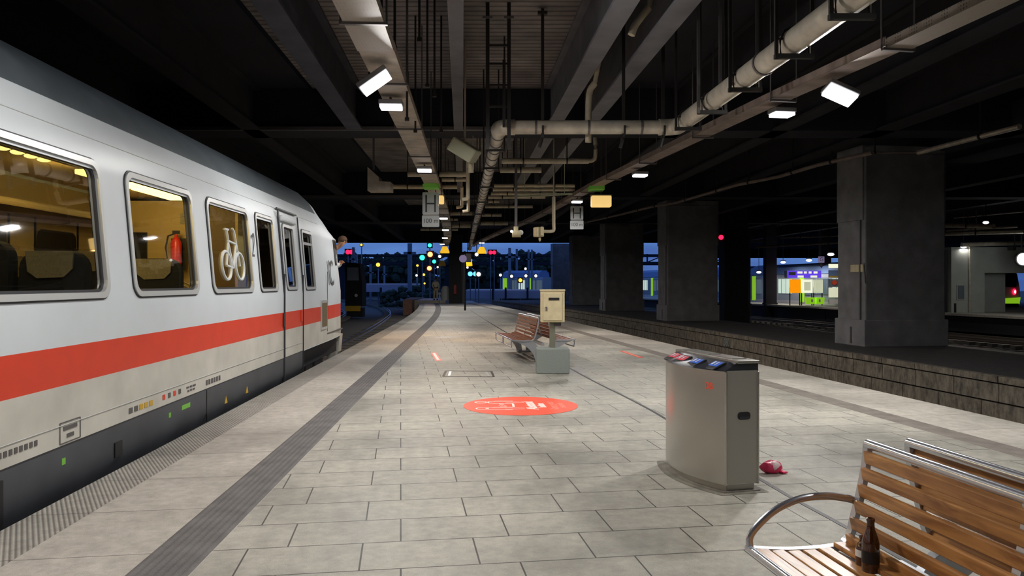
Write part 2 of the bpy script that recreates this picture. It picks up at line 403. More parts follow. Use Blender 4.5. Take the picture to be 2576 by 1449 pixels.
struct(strip_mesh(off(0), off(.39)).obj('floor', 'edge'), 'pale grooved edge slabs beside the white train', 'platform edge')
struct(strip_mesh(off(.392), off(1.5)).obj('floor', 'slab'), 'large pale slabs between the train side edge and the dark tactile strip', 'platform floor')
struct(strip_mesh(off(1.5), offr(1.40)).obj('floor', 'tile'), 'staggered pale stone tiles in the middle of the platform', 'platform floor')
struct(strip_mesh(offr(1.40), offr(0)).obj('floor', 'slab'), 'pale slabs along the empty track side of the platform', 'platform floor')
def ribs(wd, n=7, h=.006):
    p = [(-wd / 2, 0)]
    for i in range(n):
        a = -wd / 2 + wd * (i + .12) / n; b = -wd / 2 + wd * (i + .42) / n; c = -wd / 2 + wd * (i + .58) / n; d = -wd / 2 + wd * (i + .88) / n
        p += [(a, .002), (b, h), (c, h), (d, .002)]
    p += [(wd / 2, 0)]
    return p[::-1]
y2 = [-3.5 + i for i in range(64)]
g = G(); g.sweep([(XL(y) + 1.32, y, .001) for y in y2], ribs(.345)); struct(g.obj('trim_1', 'strip'), 'dark ribbed tactile strip along the train side', 'tactile strip')
g = G(); g.sweep([(XR(y) - 1.235, y, .001) for y in y2], ribs(.31)); struct(g.obj('trim_2', 'stripw'), 'dark ribbed tactile strip along the empty track side', 'tactile strip')
g = G(); pts = [(2.42, 3.0), (2.20, 4.86), (2.03, 6.1), (1.80, 8.99), (1.60, 10.56), (1.106, 14.0), (-.6, 27.9), (-2.4, 44)]
g.sweep([(x, y, .0) for x, y in arc(pts, 4)], [(-.018, 0), (-.018, .003), (.018, .003), (.018, 0)])
struct(g.obj('trim_3', 'slot'), 'thin dark drain slot running down the middle of the platform', 'drain slot')

# ground under everything
g = G(); g.box((10, 90, -1.35), (360, 330, .4)); o = g.obj('ground', 'ballast'); struct(o, 'dark gravel track bed', 'ground')

# strip of low masonry with the pillars
AW = 10.82; 
def aw(u): return AW - .0011 * max(0, u - 26) ** 2 + .012 * max(0, u - 14) - .0004*max(0,14-u)**2
g = G(); us = [-4 + 3 * i for i in range(27)]
tp = [(A(aw(u) + .05, u, -.1), A(14.6, u, -.1), A(aw(u) + .05, u, -1.15), A(14.6, u, -1.15)) for u in us]
for p, q in zip(tp, tp[1:]):
    g.quad((p[0], p[1], q[1], q[0])); g.quad((p[1], p[3], q[3], q[1])); g.quad((p[0], q[0], q[2], p[2]))
struct(g.obj('floor', 'asph'), 'dark asphalt strip carrying the concrete pillars', 'median strip')
# masonry facing blocks: one structure, joints as real gaps
g = G(); u = 1.0; k = 0
while u < 74:
    for (z0, z1, dep, sh, ln) in ((-.215, -.095, .10, 0, 1.13), (-.57, -.24, .06, .02, 1.13), (-.99, -.60, .05, .45, 1.13)):
        c = u + sh + ln / 2; d = (A(aw(c + .5), c + .5) - A(aw(c - .5), c - .5)); rz = math.atan2(-d.x, d.y)
        p = A(aw(c) - (.10 - dep) * -.4, c, (z0 + z1) / 2)
        g.box(p, (dep + .06, ln - .022, z1 - z0), rz, 0, bev=.006 if u < 26 else 0)
    u += 1.13
struct(g.obj('wall_right', 'block'), 'low wall of stained concrete blocks across the empty track', 'block wall')
g = G(); g.sweep([A(aw(u) + .09, u, -.6) for u in us], [(-.03, -.5), (-.03, .49), (.03, .49), (.03, -.5)]); struct(g.obj('wall_right', 'black'), None, None)['label'] = 'dark mortar bed behind the block wall'
# stencilled number on the wall
wn = text('stencilled_number', '080', .34, 'signw', None, (0, 0, 0), (0, 0, 0), ext=.003, sx=.9)
p = U(1830, 862, -.41); un = p.dot(EA); pw = A(aw(un) - .075, un, -.42)
wn.location = pw; wn.rotation_euler = (R(90), 0, R(8.4) - R(90)); tag(wn, 'faded pale stencilled number on the low block wall', 'number')
wm_ = mat('faded_stencil', (.22, .26, .25), .8); wn.data.materials.clear(); wn.data.materials.append(wm_)

# pillars on the strip
def pillar(a, u, lab, wd=2.36, dp=1.3):
    t = thing('concrete_pillar', lab, 'pillar', A(a + wd / 2, u + dp / 2, -.1), TH, 'concrete pillars on the median strip'); t['kind'] = 'structure'
    g = G(); g.box((0, 0, 2.7), (wd, dp, 5.0), bev=.03); g.box((0, 0, 4.4), (wd + .10, dp - .1, 2.0))
    g.obj('shaft', 'conc', t)
    g = G(); g.box((0, 0, .35), (wd + .12, dp + .10, .72), bev=.02); g.obj('plinth', 'conc', t)
    g = G(); g.box((-wd / 2 - .02, -dp / 2 + .2, 2.5), (.05, .05, 5.3)); g.box((-wd / 2 - .02, -.1, .28), (.14, .04, .45)); g.obj('conduit', 'irong', t)
    return t
PILL = [(10.0 + .0, 0)]
for i, (px, py) in enumerate(((2177, 872), (1680, 807.5), (1546, 786), (1449, 771), (1393, 760))):
    p = U(px, py, -.1)
    if i == 2: p = Vector((5.75, 46.2, -.1))
    if i == 3: p = Vector((4.75, 58.5, -.1))
    if i == 4: p = Vector((3.9, 70.5, -.1))
    t = pillar(p.dot(NA), p.dot(EA), ['massive grey concrete pillar with a small plate, nearest behind the steel bin', 'second concrete pillar along the block wall, left of the near one', 'third pillar along the strip, dark, with blue light slivers either side', 'fourth pillar in the row, almost black, behind the right H sign', 'farthest dark pillar at the end of the row above the letterbox cabinet'][i])
    if i == 0: PNEAR = t
g = G(); g.box((-1.18, -.3, 2.10), (.03, .62, .26)); g.box((-1.20, -.3, 2.10), (.02, .56, .20), mi=1); g.tube([(-1.2, .06 - .66, 2.18), (-1.2, .0 - .66, 1.7)], .02, mi=0)
g.obj('name_plate', ['irong', 'cream'], PNEAR)

# ------------------------------------------------------------------ hall shell
def hall_roof():
    g = G(); g.prism([(-3.4, -7), (2.6, -7), (-1.0, 65), (-7.2, 65)], 'z', 6.2, 6.9); o = g.obj('ceiling', 'deck'); struct(o, 'dark corrugated steel deck over the platform', 'ceiling')
    g = G(); g.prism([(2.7, -7), (82, -7), (82, 105), (22, 105), (22, 65), (-.9, 65)], 'z', 6.2, 6.9); struct(g.obj('ceiling', 'ceilp'), 'black ceiling over the far platforms', 'ceiling')
    g = G(); g.prism([(-17, -7), (-3.5, -7), (-7.3, 65), (-17, 65)], 'z', 6.2, 6.9); struct(g.obj('ceiling', 'ceilp'), 'black ceiling over the train tracks', 'ceiling')
hall_roof()
g = G(); g.box((-16.5, 28, 2.6), (.6, 74, 7.6)); struct(g.obj('wall_left', 'black'), 'black side wall beyond the white train', 'wall')
g = G(); g.box((24, -8, 2.6), (116, .6, 7.6)); struct(g.obj('wall_back', 'black'), 'dark wall behind the viewpoint', 'wall')
g = G(); g.box((82, 45, 2.6), (.6, 120, 7.6)); struct(g.obj('wall_far', 'black'), 'dark side wall of the far hall', 'wall')
g = G(); g.box((2.0, 64.6, 5.7), (41, .8, 1.3)); struct(g.obj('beam_end', 'black'), 'dark beam over the open far end of the hall', 'beam')
g = G(); g.box((52, 104, 5.7), (60, .8, 1.3)); struct(g.obj('beam_end', 'black'), 'dark beam over the open end of the far platforms', 'beam')
for i, (yy, zz) in enumerate(((17.8, 5.2), (31.2, 5.15), (44.6, 5.15))):
    g = G(); g.box((3, yy + .5, zz + .55), (38, .9, 1.1)); g.box((-7.2, yy, zz + .04), (18.4, .12, .08), mi=1); struct(g.obj('cross_girder', ['ceilp', 'irong']), ['black cross girder behind the pipe elbow', 'second black cross girder farther in', 'third black cross girder near the open end'][i], 'girder')
bl = 0
def beam(x0, wd, y0, y1, lab, m='beam', z=5.2, h=.95, sl=-.066):
    g = G(); xa = x0 + sl * (y0 - 9.6); xb = x0 + sl * (y1 - 9.6)
    g.prism([(xa - wd / 2, y0), (xa + wd / 2, y0), (xb + wd / 2, y1), (xb - wd / 2, y1)], 'z', z, z + .05)
    g.prism([(xa - .03, y0), (xa + .03, y0), (xb + .03, y1), (xb - .03, y1)], 'z', z + .05, z + h)
    g.prism([(xa - wd / 2, y0), (xa + wd / 2, y0), (xb + wd / 2, y1), (xb - wd / 2, y1)], 'z', z + h, z + h + .05)
    struct(g.obj('ceiling_beam', m), lab, 'beam')
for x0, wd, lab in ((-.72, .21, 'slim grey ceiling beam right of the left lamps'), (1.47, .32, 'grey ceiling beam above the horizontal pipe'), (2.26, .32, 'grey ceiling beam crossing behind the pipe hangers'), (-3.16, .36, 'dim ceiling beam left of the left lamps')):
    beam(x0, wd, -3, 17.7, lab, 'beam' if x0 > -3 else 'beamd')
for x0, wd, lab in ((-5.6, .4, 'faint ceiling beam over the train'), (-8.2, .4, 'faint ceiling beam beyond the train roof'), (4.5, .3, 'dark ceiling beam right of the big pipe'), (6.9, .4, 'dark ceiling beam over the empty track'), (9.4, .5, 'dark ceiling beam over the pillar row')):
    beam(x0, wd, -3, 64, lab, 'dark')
for x0, wd, lab in ((-.72, .21, 'slim ceiling beam beyond the cross girder'), (1.47, .32, 'ceiling beam beyond the girder, left of a pair'), (2.26, .32, 'ceiling beam beyond the girder, right of a pair')):
    beam(x0, wd, 18.8, 30, lab, 'beam')
for j in range(3):
    g = G(); xa = 13 + 5.5 * j; g.prism([(xa, 0), (xa + .5, 0), (xa - 3.7, 64), (xa - 4.2, 64)], 'z', 5.2, 5.9); struct(g.obj('ceiling_beam', 'dark'), 'dark beam over the tracks beyond the pillars, %s out' % ORD[j], 'beam')

# ------------------------------------------------------------------ tracks
def track(path, lab, zr=-.78, sl_from=0, sl_to=99, rm='rail'):
    t = thing('railway_track', lab, 'railway track', (path[0][0], path[0][1], -1.1))
    P = arc(path, 6)
    for s in (-.7175, .7175):
        q = []
        for i, p in enumerate(P):
            d = (P[min(i + 1, len(P) - 1)] - P[max(i - 1, 0)]).normalized(); q.append((p.x + d.y * s, p.y - d.x * s, zr))
        g = G(); g.sweep(q, [(-.036, 0), (.036, 0), (.036, -.04), (.01, -.06), (.01, -.13), (.07, -.16), (-.07, -.16), (-.01, -.13), (-.01, -.06), (-.036, -.04)]); g.obj('rail', rm, t, True)
    g = G(); dist = 0; last = None; n = 0
    tot = []
    for a, b in zip(P, P[1:]):
        L_ = (b - a).length; k = 0
        while k < L_:
            tot.append((a + (b - a) * (k / L_), math.atan2(-(b - a).x, (b - a).y))); k += .62
    for p, rz in tot: g.box((p.x, p.y, zr - .22), (2.5, .26, .14), rz); 
    g.obj('sleepers', 'sleeper', t, True, kind='stuff')
    return t
lt = [(XL(y) - 1.55, y) for y in range(-4, 61, 8)] + [(-10.8, 70), (-14.2, 84), (-19.5, 100), (-27, 118)]
track(lt, 'railway track under the white train curving left outside')
track([(XR(y) + 1.75, y) for y in range(-4, 61, 8)] + [(-1.6, 72), (-5.2, 90), (-9, 110)], 'empty track between the platform and the block wall')
track([(-9.4, -4), (-11.5, 30), (-13.3, 56), (-18, 74), (-26, 96), (-36, 115)], 'second track beyond the white train, curving left')
track([(-7.5, 62), (-9.8, 76), (-14, 92), (-22, 112)], 'outdoor track crossing beside the platform end')
track([(20.2, 2), (16.9, 16), (14.6, 29.4), (12.4, 44), (9.0, 66), (5.0, 92)], 'shiny track right behind the pillar strip')
track([(28.0, 2), (24.4, 16), (21.6, 29.4), (19.0, 44), (15.4, 60), (11.0, 84)], 'farther track before the opposite platform')

# ------------------------------------------------------------------ lamps
def make_lamp(name='platform_lamp', power=60, wide=.32):
    t = thing(name, 'x', 'lamp', group='square lamps under the cable trays')
    g = G(); g.box((0, 0, .075), (wide + .03, .27, .07), bev=.012); g.obj('housing', 'hous', t)
    g = G(); g.box((0, 0, .015), (wide, .24, .05), bev=.012); g.obj('diffuser', 'lamp', t)
    g = G(); g.box((.0, 0, .127), (.03, .2, .04)); g.obj('bracket', 'ironb', t)
    return t
def lampat(x, y, z, tilt, yaw, lab, power, grp):
    t = make_lamp(wide=.40 if tilt else .32); t.location = (x, y, z - (.1 if tilt else 0)); t.rotation_euler = (tilt, yaw if tilt else 0, 0 if tilt else yaw); t['label'] = lab; t['group'] = grp
    l = bpy.data.lights.new('lamp_light', 'AREA'); l.shape = 'RECTANGLE'; l.size = .28; l.size_y = .22; l.energy = power; l.color = (1, .97, .935)
    lo = bpy.data.objects.new('lamp_light', l); COL.objects.link(lo); lo.parent = t; lo.location = (0, 0, -.02)
    return t
PW = 106
LEFT = [(-1.15, -2.2, 0, 0), (-1.42, 4.4, 0, 0), (-1.70, 9.5, -7, -35), (-1.80, 11.25, 0, 0), (-2.04, 17.6, 0, 0), (-2.42, 24.1, 0, 0), (-2.78, 30.7, 0, 0), (-3.29, 37.4, 0, 0), (-3.91, 44.0, 0, 0), (-4.7, 51.0, 0, 0)]
nm = {2: 'tilted lamp hanging first in the left row', 3: 'flat lamp just behind the tilted lamp in the left row', 4: 'lamp above the left H sign tray, beside the pipes', 5: 'lamp hidden behind the left H sign', 6: 'small lamp right of the 100 m plate', 7: 'tiny lamp second below the 100 m plate', 8: 'tiny lamp third below the 100 m plate', 9: 'farthest lamp just above the left yellow sign'}
for i, (x, y, tl, yw) in enumerate(LEFT):
    lampat(x, y, 4.2, R(tl), R(yw + (3 if not tl else 0)), nm.get(i, 'left row lamp overhead %s' % ('behind the viewpoint' if i == 0 else 'just in front of the viewpoint')), PW, 'square lamps under the left cable tray')
RIGHT = [(6.1, -2.0, 0, 0), (5.15, 5.0, 0, 0), (4.38, 10.1, -24, 24), (4.2, 11.75, 0, 0), (3.12, 18.4, 0, 0), (2.1, 24.4, 0, 0), (-1.98, 49.4, 0, 0)]
nm = {2: 'big glaring tilted lamp at the upper right', 3: 'flat lamp below and left of the big glaring lamp', 4: 'single lamp on the right tray near the middle', 5: 'lamp directly above the right H sign', 6: 'small far lamp above the right yellow sign'}
for i, (x, y, tl, yw) in enumerate(RIGHT):
    lampat(x, y, 4.2, R(tl), R(yw + (8 if not tl else 0)), nm.get(i, 'right row lamp overhead %s' % ('behind the viewpoint' if i == 0 else 'just ahead of the viewpoint')), PW * (1.25 if i == 2 else 1), 'square lamps under the right cable tray')
# amber lit boxes
def amber(p, wd, hh, lab, power):
    t = thing('amber_lamp', lab, 'lamp', p, 0)
    g = G(); g.box((0, 0, 0), (wd, .3, hh), bev=.03); g.obj('diffuser', 'warml', t)
    g = G(); g.box((0, .05, hh / 2 + .02), (wd + .03, .3, .03)); g.tube([(0, 0, hh / 2), (0, 0, 6.2 - p[2])], .015); g.obj('housing', 'irong', t)
    l = bpy.data.lights.new('lamp_light', 'AREA'); l.shape = 'RECTANGLE'; l.size = wd; l.size_y = .25; l.energy = power; l.color = (1, .50, .13)
    lo = bpy.data.objects.new('lamp_light', l); COL.objects.link(lo); lo.parent = t; lo.location = (0, 0, -hh / 2 - .02)
amber(D(1512, 507, 22.0), .58, .32, 'amber glowing box lamp right of the right H sign', 4)
amber(D(1110, 503, 22.6), .15, .24, 'small amber lamp peeking out right of the left H sign', 95)

# ------------------------------------------------------------------ cable trays
def tray_thing(lab, pts, z, wd, m1, ynear, mnear):
    t = thing('cable_tray', lab, 'cable tray', (pts[0][0], pts[0][1], z))
    P = [Vector((p.x, p.y, z)) for p in arc(pts, 4)]
    ix = max(i for i, p in enumerate(P) if p.y <= ynear); near = P[:ix + 1]; far = P[ix:]
    prof = [(-wd / 2, 0), (wd / 2, 0), (wd / 2, .11), (wd / 2 - .01, .11), (wd / 2 - .01, .012), (-wd / 2 + .01, .012), (-wd / 2 + .01, .11), (-wd / 2, .11)]
    if len(near) > 1: g = G(); g.sweep(near, prof); g.obj('perforated_section', mnear, t, True)
    g = G(); g.sweep([p + Vector((0, 0, .03)) for p in far], prof); g.obj('tray_run', m1, t, True)
    acc = 0
    for a, b in zip(P, P[1:]):
        acc += (b - a).length
        if acc > 2.4:
            acc = 0; d = (b - a).normalized(); rz = math.atan2(-d.x, d.y)
            g = G(); g.box((b.x, b.y, z - .012), (wd + .08, .05, .03), rz)
            for s in (-1, 1): g.tube([(b.x + s * (wd / 2 + .03), b.y, z), (b.x + s * (wd / 2 + .03), b.y, 6.2)], .012, 6)
            g.obj('hanger', 'irong', t, True)
    return t
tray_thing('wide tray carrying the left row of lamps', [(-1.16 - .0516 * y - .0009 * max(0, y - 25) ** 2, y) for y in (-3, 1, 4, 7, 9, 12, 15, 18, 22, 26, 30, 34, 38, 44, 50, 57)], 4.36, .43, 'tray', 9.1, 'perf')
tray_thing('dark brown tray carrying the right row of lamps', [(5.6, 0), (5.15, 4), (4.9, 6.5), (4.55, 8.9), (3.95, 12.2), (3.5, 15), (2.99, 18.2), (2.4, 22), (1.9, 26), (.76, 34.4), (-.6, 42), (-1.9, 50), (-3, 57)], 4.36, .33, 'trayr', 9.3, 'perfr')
for px, py, yy, lab in ((1085, 470, 21.4, 'small green box on the left tray above the H sign'), (1500, 474, 22.0, 'small green box on the right tray beside the amber lamp')):
    p = D(px, py, yy); g = G(); g.box((0, 0, 0), (.44, .5, .12), bev=.01); g.box((0, -.27, .03), (.3, .05, .16)); o = g.obj('green_box', 'green'); o.location = p; tag(o, lab, 'box')

# ------------------------------------------------------------------ pipes
def pipe_leg(t, a, b, r, rings, m='pipe', ringr=1.1):
    a = Vector(a); b = Vector(b); g = G(); g.tube([a, b], r, 20); g.obj('pipe_run', m, t, True, smooth=True)
    d = (b - a); L_ = d.length; d.normalize(); k = rings * .5
    while k < L_:
        p = a + d * k; g = G(); g.tube([p - d * .02, p + d * .02], r * ringr, 20); k += rings; g.obj('joint_ring', 'irong', t, True, smooth=True)
t = thing('drain_pipe', 'large cream pipe on hangers running overhead, turning twice', 'pipe', (2.73, 12.6, 4.2))
pipe_leg(t, (3.66, -1.5, 4.2), (2.76, 12.4, 4.2), .135, 1.9)
pipe_leg(t, (2.60, 12.6, 4.2), (-.10, 12.62, 4.2), .115, .88, ringr=1.04)
pipe_leg(t, (-.22, 12.8, 4.2), (-3.2, 57, 4.18), .115, .72, ringr=1.12)
g = G(); g.tube(arc([(2.76, 12.3, 4.2), (2.74, 12.52, 4.2), (2.62, 12.6, 4.2), (2.45, 12.6, 4.2)], 5), .138, 20); g.tube(arc([(.05, 12.62, 4.2), (-.12, 12.62, 4.2), (-.215, 12.72, 4.2), (-.23, 12.95, 4.2)], 5), .13, 20); g.obj('elbow', 'pipe', t, True, smooth=True)
for k, y in enumerate((.6, 2.1, 3.4, 4.7, 5.8, 6.9, 8.1, 9.5, 10.75, 11.9)):
    x = 3.56 - .066 * y; g = G()
    g.box((x, y, 4.03), (.42, .06, .05)); 
    for s in (-.19, .19): g.box((x + s, y, 5.1), (.035, .035, 2.2))
    g.box((x, y, 4.22), (.30, .03, .30) if False else (.36, .02, .02)); g.tube([(x - .145, y, 4.05), (x - .15, y, 4.2), (x - .1, y, 4.31), (x, y, 4.35), (x + .1, y, 4.31), (x + .15, y, 4.2), (x + .145, y, 4.05)], .012, 6)
    g.obj('hanger', 'ironb', t, True)
for x in (.51, 1.86, 2.52):
    g = G(); g.box((x, 12.6, 5.1), (.05, .05, 2.15)); g.box((x, 12.6, 6.1), (.16, .1, .05)); g.tube([(x, 12.45, 4.2), (x, 12.47, 4.06), (x, 12.6, 4.02), (x, 12.73, 4.06), (x, 12.75, 4.2)], .018, 6); g.tube([(x, 12.6, 4.05), (x - .06, 12.55, 3.85)], .03, 8); g.obj('hanger', 'ironb', t, True)
for y in (14.0, 16.2, 19.4, 23, 27, 31.5, 37, 43, 50):
    x = -.22 - .067 * (y - 12.8); g = G(); g.box((x, y, 4.06), (.36, .05, .04))
    for s in (-.16, .16): g.box((x + s, y, 5.1), (.03, .03, 2.15))
    g.obj('hanger', 'ironb', t, True)
# ladder of dark hangers left of the elbow
t = thing('hanger_ladder', 'tall dark ladder-like hanger frame above the pipe elbow', 'hanger frame', (-.2, 12.4, 6.2))
g = G()
for s in (-.4, -.05): g.box((s, 12.4, 5.0), (.06, .06, 2.4)); g.box((s, 12.4, 5.95), (.16, .1, .04), mi=1)
for z in (4.5, 4.85, 5.2, 5.5): g.box((-.22, 12.4, z), (.35, .04, .03))
g.box((-.13, 12.36, 4.7), (.05, .05, 1.1)); g.obj('frame', ['ironb', 'irong'], t, True)
# small thin rods over the left bay
for k, (px, y0, y1, yy) in enumerate(((960, 0, 50, 9.5), (993, 30, 120, 10), (1055, 35, 100, 10), (1024, 0, 300, 11), (1075, 130, 215, 11.5), (1045, 210, 330, 13), (1093, 200, 240, 12), (1110, 90, 330, 13))):
    a = D(px, y0, yy); b = D(px, y1, yy); g = G(); g.box((a.x, yy, (6.2 + b.z) / 2), (.03, .03, 6.2 - b.z)); g.box((a.x, yy, b.z), (.06, .05, .05)); o = g.obj('hanger_rod', 'ironb'); tag(o, 'thin dark rod hanging from the deck left of the slim beam', 'hanger rod', 'thin rods left of the slim ceiling beam')
for k, (px, y1, yy) in enumerate(((1840, 215, 9.6), (1905, 210, 9.6), (1757, 285, 10.6), (1953, 150, 8.6), (1812, 270, 10.6))):
    b = D(px, y1, yy); g = G(); g.box((b.x, yy, (6.2 + b.z) / 2), (.04, .04, 6.2 - b.z)); o = g.obj('hanger_rod', 'irong'); tag(o, 'thin grey rod hanging beside the large cream pipe', 'hanger rod', 'thin rods beside the large pipe')
# cross pipes
CP = [(405, 1262, 1481, 14, 'thick beige cross pipe ending in an upward elbow'), (428, 1258, 1362, 14, 'short beige cross pipe just below the elbow pipe'), (467, 1243, 1446, 9, 'uppermost pipe of the stacked beige bundle'), (477, 1240, 1446, 9, 'second pipe of the stacked beige bundle'), (487, 1235, 1400, 9, 'third pipe of the stacked beige bundle'), (496, 1228, 1372, 8, 'lowest pipe of the stacked beige bundle'), (507, 1226, 1256, 8, 'stubby beige pipe under the bundle'), (520, 1220, 1340, 8, 'beige cross pipe below the bundle'), (541, 1212, 1262, 8, 'dim beige cross pipe left of the camera pole'), (562, 1208, 1278, 10, 'lowest dim cross pipe right of the ringed pipe'),
      (438, 1026, 1182, 14, 'beige cross pipe left of the ringed pipe, passing behind the tray'), (452, 1110, 1180, 10, 'short beige pipe under the left cross pipe'), (470, 984, 1150, 11, 'beige cross pipe coming out of the boxy duct'), (537, 1128, 1192, 10, 'pale cross pipe left of the ringed pipe, above the small lamps'), (552, 1130, 1152, 6, 'tiny pale pipe beside the small lamps'), (568, 1128, 1184, 10, 'pale cross pipe beside the tiny lamps'), (577, 1058, 1152, 7, 'lowest pale cross pipe under the left H sign')]
for py, x0, x1, th, lab in CP:
    z = 4.62; yy = (z - HC) * F / (HY - py); a = D(x0, py, yy); b = D(x1, py, yy); r = th / 2 * yy / F
    t = thing('cross_pipe', lab, 'pipe', a, 0, 'beige pipes crossing under the ceiling')
    g = G(); g.tube([a, b], r, 14)
    if py == 405: g.tube(arc([b, b + Vector((.1, 0, .02)), b + Vector((.16, 0, .12)), b + Vector((.16, 0, .55)), b + Vector((.1, .2, 1.6))], 4), r * .75, 12)
    g.obj('pipe_run', 'pipey', t, True, smooth=True)
    n = max(1, int((b.x - a.x) / 1.0))
    for k in range(n):
        g = G(); x = a.x + (k + .5) * (b.x - a.x) / n; g.tube([(x - .02, yy, z), (x + .02, yy, z)], r * 1.12, 14, up=(0, 1, 0)); g.box((x, yy, (z + 6.2) / 2), (.03, .03, 6.2 - z)); g.obj('hanger', 'ironb', t, True)
# sloping rusty downpipes between the beams
for (p0, p1, p2, yy, lab) in (((1632, 20), (1600, 60), (1588, 88), 11, 'short rusty cream pipe stub between two beams at the top'), ((1496, 210), (1482, 240), (1480, 358), 12.9, 'upright cream pipe stub crossing the horizontal pipe')):
    g = G(); g.tube(arc([D(*p0, yy), D(*p1, yy), D(*p2, yy)], 4), .055, 12); g.tube([D(*p0, yy), D(*p0, yy) + Vector((.1, 0, .5))], .04, 10); o = g.obj('downpipe', 'pipey', smooth=True); tag(o, lab, 'pipe')
# boxy duct
g = G(); c = D(956, 455, 20); s = 20 / F
g.prism([(D(928, 0, 20).x, D(0, 423, 20).z), (D(956, 0, 20).x, D(0, 448, 20).z), (D(957, 0, 20).x, D(0, 458, 20).z), (D(985, 0, 20).x, D(0, 460, 20).z), (D(985, 0, 20).x, D(0, 482, 20).z), (D(928, 0, 20).x, D(0, 482, 20).z)], 'y', 19.8, 20.3); g.box((D(940, 0, 20).x, 20.0, 5.4), (.05, .05, 1.6), mi=1)
o = g.obj('duct_box', ['tray', 'irong']); tag(o, 'angular beige duct end left of the cross pipes', 'duct')
# bundle of vertical feeder pipes left of ringed pipe
t = thing('feeder_pipes', 'tangle of dim pipes left of the ringed pipe', 'pipe', D(1175, 480, 19))
for k, (px, y0, y1, yy, r) in enumerate(((1177, 400, 500, 19.3, .05), (1190, 395, 425, 18.2, .03), (1162, 470, 520, 23, .05), (1178, 490, 530, 24, .05))):
    g = G(); g.tube([D(px, y0, yy), D(px, y1, yy + .5)], r, 10); g.tube([D(px, y1, yy + .5), D(px - 14, y1 + 2, yy + .5)], r, 10); g.tube([D(px, y0, yy), (D(px, y0, yy).x, yy, 5.15)], r * .4, 8); g.obj('pipe_run', 'pipey', t, True, smooth=True)
# long service pipes at the right
def longpipe(pts, r, m, lab, rg=2.2, y0=None):
    t = thing('service_pipe', lab, 'pipe', pts[0]); g = G(); g.tube(pts, r, 10); g.obj('pipe_run', m, t, True, smooth=True)
    for a, b in zip(pts, pts[1:]):
        a = Vector(a); b = Vector(b); L_ = (b - a).length; k = rg / 2
        while k < L_:
            g = G(); p = a + (b - a) * (k / L_); g.box((p.x, p.y, (p.z + 6.2) / 2), (.04, .04, 6.2 - p.z)); g.tube([p - (b - a).normalized() * .03, p + (b - a).normalized() * .03], r * 1.35, 10); k += rg; g.obj('hanger', 'black', t, True)
def Z(px, py, z): return U(px, py, z)
zz = 4.9
longpipe([Z(2565, 318, zz), Z(2310, 384, zz)], .06, 'pipe', 'cream pipe piece at the right edge, above the near pillar')
longpipe([Z(2310, 384, zz), Z(2195, 384, zz)], .025, 'trayr', 'thin dark pipe link across the near pillar top')
longpipe([Z(2195, 384, zz), Z(2060, 414, zz), Z(1960, 444, zz), Z(1850, 466, zz), Z(1700, 510, zz), Z(1640, 520, zz), Z(1560, 540, zz), Z(1470, 560, zz)], .055, 'trayr', 'long thin pipe running along the tops of the pillars', 3.0)
for k, (a, b, r, m, lab) in enumerate((((2378, 589), (2576, 583), .09, 'pipe', 'pale pipe over the far doorway, longest of its bundle'), ((2378, 567), (2500, 569), .12, 'pipey', 'fat beige pipe end above the far doorway'), ((2380, 581), (2560, 570), .05, 'tray', 'thin beige pipe between the pipes over the far doorway'), ((2390, 474), (2510, 452), .04, 'trayr', 'dim pipe high at the right edge'), ((2400, 548), (2576, 532), .04, 'trayr', 'dim pipe over the beige bundle at the right edge'), ((1960, 598), (2110, 593), .06, 'trayr', 'dim pipe left of the near pillar above the opposite platform'), ((1900, 622), (2112, 610), .07, 'trayr', 'dim thick pipe above the opposite platform lamps'))):
    yy = 36 if a[0] > 2300 else 46
    longpipe([D(*a, yy + 3), D(*b, yy)], r, m, lab, 3)

# ------------------------------------------------------------------ the white train
TR = thing('intercity_train', 'white intercity train with a red stripe standing at the platform edge', 'train', (-3.17, 0, 0), math.atan(.0516))
TS = lambda z: -max(0, (z - 1.4)) / 1.25 * .11        # body side x at height z up to 2.65
PROF = [(-.10, -.20), (-.04, -.05), (0, .05), (0, .33), (0, .345), (0, .806), (0, 1.107), (0, 1.40), (TS(1.51), 1.51), (TS(2.58), 2.58), (TS(2.65), 2.65), (-.17, 2.88), (-.25, 3.09), (-.39, 3.33), (-.62, 3.55), (-.95, 3.69), (-1.42, 3.75)]
ZM = [0, 0, 0, 3, 1, 2, 1, 1, 1, 1, 1, 1, 4, 4, 4, 4]          # strip material: 0 skirt,1 white,2 red,3 joint,4 roof
MATS = ['skirt', 'white', 'red', 'gask', 'roofg', 'whited']
WINS = [(3.55, 6.58), (7.13, 8.74), (9.28, 10.93), (11.36, 12.30)]
DOORW = (12.98, 13.66)
CABW = (14.42, 15.22)
ycuts = sorted(set([-3.0, 0.2, 16.4] + [v for a in WINS + [DOORW, CABW] for v in a] + [12.72, 14.10]))
NZ = [3.75, 3.66, 3.50, 3.32, 3.12, 2.92, 2.55, 2.05, 1.60]; NI = [0, 0, .004, .010, .020, .036, .07, .14, .32]
def zmap(z, zt):
    if z <= 1.4 or zt >= 3.74: return z
    zk = min(2.65, 1.4 + (zt - 1.4) * .82)
    return 1.4 + (z - 1.4) * (zk - 1.4) / 1.25 if z <= 2.65 else zk + (z - 2.65) * (zt - zk) / 1.10
